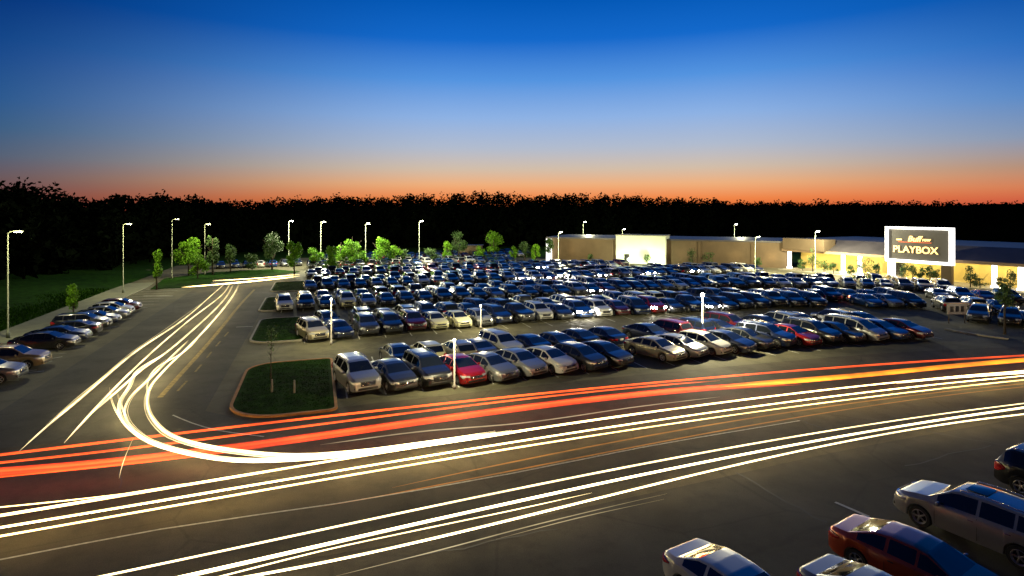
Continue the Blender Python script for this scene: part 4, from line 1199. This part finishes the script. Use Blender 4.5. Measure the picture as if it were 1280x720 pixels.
itree(394, 336, 307, 20, 'small tree between the two leftmost bright lamps', sd=10, n=900)
itree(415, 342, 308, 22, 'bright yellow green tree at the left end of the far rows', sd=11, n=1500, trunk=.06)
itree(440, 334, 299, 26, 'bright spreading tree under the third bright lamp', sd=12, n=1700, trunk=.1)
itree(476, 332, 291, 22, 'tall green tree right of the third bright lamp', sd=13, n=1600, trunk=.08)
itree(452, 333, 312, 20, 'low bright bush tree beneath the third bright lamp', sd=41, n=900, trunk=.03)
itree(492, 331, 306, 22, 'broad mid green tree between the third and fourth bright lamps', sd=42, n=1300, trunk=.05)
itree(425, 334, 300, 20, 'upright green tree just right of the second bright lamp', sd=43, n=1300, trunk=.05)
itree(540, 329, 308, 20, 'dim bush tree right of the fourth bright lamp', 'leafd', sd=44, n=900, trunk=.03)
itree(656, 327, 300, 18, 'dim tree between the pair before the tan wing', 'leafd', sd=45, n=900, trunk=.03)
itree(506, 330, 312, 16, 'low dark tree left of the rightmost bright lamp', 'leafd', sd=14, n=700)
itree(559, 327, 303, 14, 'small bright tree left of the tan hut', sd=15, n=1100, trunk=.1)
itree(573, 325, 290, 26, 'dark rounded tree rising behind the tan hut', 'leafd', sd=16, n=1500)
itree(617, 325, 290, 24, 'tall green tree right of the tan hut', sd=17, n=1600)
itree(600, 326, 308, 14, 'small bush tree at the corner of the tan hut', sd=21, n=700, trunk=.05)
itree(642, 327, 307, 12, 'small bright tree, left one of the pair before the tan wing', sd=18, n=900, trunk=.1)
itree(669, 328, 305, 12, 'bright columnar tree, right one of the pair before the tan wing', sd=19, n=1100, trunk=.1)
itree(688, 326, 297, 14, 'dark tree touching the left corner of the tan wing', 'leafd', sd=20, n=1000)
tree(Vector(((1256 - 640) / F * 57.5, 57.5, 0)), 5.0, 2.6, 'small leafy tree with reddish trunk on the right median', 'leafd', sd=22, n=1000, trunk=.5, size=.22)
b_ = G(339, 478); tree(b_, 4.4, .9, 'spindly young tree on the front grass island', 'leafd', sd=23, n=140, trunk=.35, size=.14)
# shrubs by the store
for i, (px, off, h, wd, lab) in enumerate([(1003, 3.6, 2.0, 1.6, 'low shrub right of the first white pillar'), (1016, 3.4, 4.2, 1.8, 'tall dark shrub before the lit window near the first pillar'), (1030, 3.8, 2.4, 2.2, 'rounded shrub behind the far cars left of the twin pillars'),
        (1042, 3.4, 1.8, 1.4, 'small shrub left of the twin pillars'), (1064, 3.4, 1.8, 1.2, 'small shrub between the twin white pillars'), (1081, 3.6, 3.0, 2.4, 'conical dark shrub right of the twin white pillars'), (1096, 3.5, 2.4, 1.3, 'thin shrub just left of the big sign'),
        (1130, 1.6, 2.6, 1.3, 'leftmost shrub under the big sign'), (1141, 1.6, 2.4, 1.2, 'second shrub under the big sign'), (1152, 1.6, 2.2, 1.1, 'third shrub under the big sign'), (1162, 1.6, 2.5, 1.2, 'fourth shrub under the big sign'), (1170, 1.6, 2.3, 1.1, 'rightmost shrub under the big sign'),
        (1213, 3.4, 3.0, 1.5, 'tall loose shrub between the sign and the next pillar'), (1225, 3.4, 1.5, 2.6, 'low hedge shrub left of the right-hand pillar'), (1252, 3.4, 1.8, 1.8, 'low shrub right of the right-hand pillar'), (1263, 3.6, 2.8, 1.3, 'tall thin shrub left of the pillar at the edge')]):
    q = on_facade(px, off)
    tree(V3(q, .12), h * 1.15, wd * 1.5, lab, 'leafd', 'shrubs along the store front', n=700, trunk=.1, sd=50 + i, size=.2, name='shrub', cat='shrub')
for i, (t, h, lab) in enumerate([(.22, 2.2, 'shrub left of the cream block'), (.46, 2.4, 'shrub at the right corner of the cream block'), (.64, 4.0, 'broad dark tree before the middle of the tan wing'), (.70, 3.6, 'second dark tree before the middle of the tan wing'), (.88, 2.4, 'shrub near the right end of the tan wing')]):
    tree(V3(A0 + dW * t + nW * 3.4, 0), h, h * .9, lab, 'leafd', 'planting before the tan wing', n=500, trunk=.12, sd=80 + i, size=.24, name='shrub', cat='shrub')
# two marker posts on the front island
for px, pb, lab in ((340, 490, 'short white marker post on the grass island, left one'), (368, 491, 'short white marker post on the grass island, right one')):
    b = bmesh.new(); q = G(px, pb, .12); tube(b, [(0, 0, 0), (0, 0, .82), (0, 0, .86)], [.07, .06, .02], 8); o = build('marker_post', b, M['kerb']); o.location = q
    tag(o, lab, 'marker post', 'marker posts on the front grass island')

# far wood: one mass of many crowns
bm = bmesh.new(); rf = random.Random(99)
line = [Vector((-150, 40)), Vector((-112, 80)), Vector((-98, 112)), Vector((-100, 150)), Vector((-92, 205)), Vector((-30, 228)), Vector((60, 235)), Vector((150, 240)), Vector((240, 220)), Vector((330, 180))]
def treetop(x, y):
    px = 640 + F * x / y
    prof = [(-400, 232), (0, 229), (40, 233), (90, 244), (110, 247), (190, 243), (260, 250), (340, 250), (420, 247), (440, 246), (520, 245), (600, 241), (700, 244), (760, 244), (860, 248), (940, 253), (1100, 252), (1280, 254), (1700, 250)]
    py = interp(prof, px) 
    return HC - (py - HOR) * y / F
near = [Vector((-66, 18)), Vector((-72, 60)), Vector((-84, 100)), Vector((-90, 140)), Vector((-84, 168)), Vector((-60, 190)), Vector((20, 205)), Vector((120, 215)), Vector((220, 200))]
for LN, rows_, sp in ((line, 3, 3.0), (near, 2, 3.6)):
  for (a, b_) in zip(LN, LN[1:]):
    Ls = (b_ - a).length; dn = Vector((-(b_ - a).y, (b_ - a).x)).normalized()
    n = int(Ls / sp)
    for i in range(n):
        for k in range(rows_):
            p = a.lerp(b_, (i + rf.random()) / n) + dn * (k * 7 + rf.uniform(-3, 3))
            if p.y < 16: continue
            back = LN is line
            ht = treetop(p.x, p.y) * (1.0 + rf.uniform(-.03, .035)) - (rf.uniform(-.4, .8) if back else rf.uniform(1.0, 4.0))
            if rf.random() < .05 and back: ht += rf.uniform(.3, 1.0)
            wd = rf.uniform(8, 12.5)
            tube(bm, [(p.x, p.y, -.5), (p.x, p.y, ht * .6)], [.25, .08], 5)
            hc = ht * .36
            leaf_crown(bm, Vector((p.x, p.y, ht * .35)), wd / 2, ht * .3, 60, 2.4, rf, lobes=5)
            leaf_crown(bm, Vector((p.x, p.y, ht - hc)), wd / 2, hc, 300, 1.05, rf, lobes=12)
            leaf_crown(bm, Vector((p.x, p.y, 2.2)), 3.8, 3.0, 40, 1.8, rf, lobes=4)
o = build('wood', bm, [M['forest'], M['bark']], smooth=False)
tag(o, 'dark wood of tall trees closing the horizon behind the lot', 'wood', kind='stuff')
# wooded rise behind it
bm = bmesh.new()
prev = None
for i in range(80):
    t = math.radians(-85 + i * 170 / 79); row_ = []
    for d, z in ((255, -1), (268, 11), (285, 14.2), (330, 15.2), (900, 15.5), (1400, 2)):
        d2 = d; z = z - (2 if t < -.4 else 0)
        row_.append(bm.verts.new((math.sin(t) * d2, math.cos(t) * d2, z + (rf.uniform(-.7, .7) if z > 0 else 0))))
    if prev:
        for k in range(5): bm.faces.new((prev[k], row_[k], row_[k + 1], prev[k + 1]))
    prev = row_
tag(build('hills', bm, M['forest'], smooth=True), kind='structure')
# grass tufts on the left bank
bm = bmesh.new()
for i in range(9000):
    a = -33.6 - abs(rf.gauss(0, 5)); p = rf.uniform(2, 66)
    z = .1 + max(0, (-a - 33.3)) * .04
    q = AP(a, p, z); h = rf.uniform(.1, .35); t = rf.uniform(0, PI); dx, dy = math.cos(t) * .1, math.sin(t) * .1
    bm.faces.new((bm.verts.new(q + Vector((-dx, -dy, 0))), bm.verts.new(q + Vector((dx, dy, 0))), bm.verts.new(q + Vector((rf.uniform(-.1, .1), rf.uniform(-.1, .1), h)))))
tag(build('grass', bm, M['blade'], smooth=False), 'rough grass growing on the bank left of the pavement', 'grass', kind='stuff')
print('objects', len(bpy.data.objects))
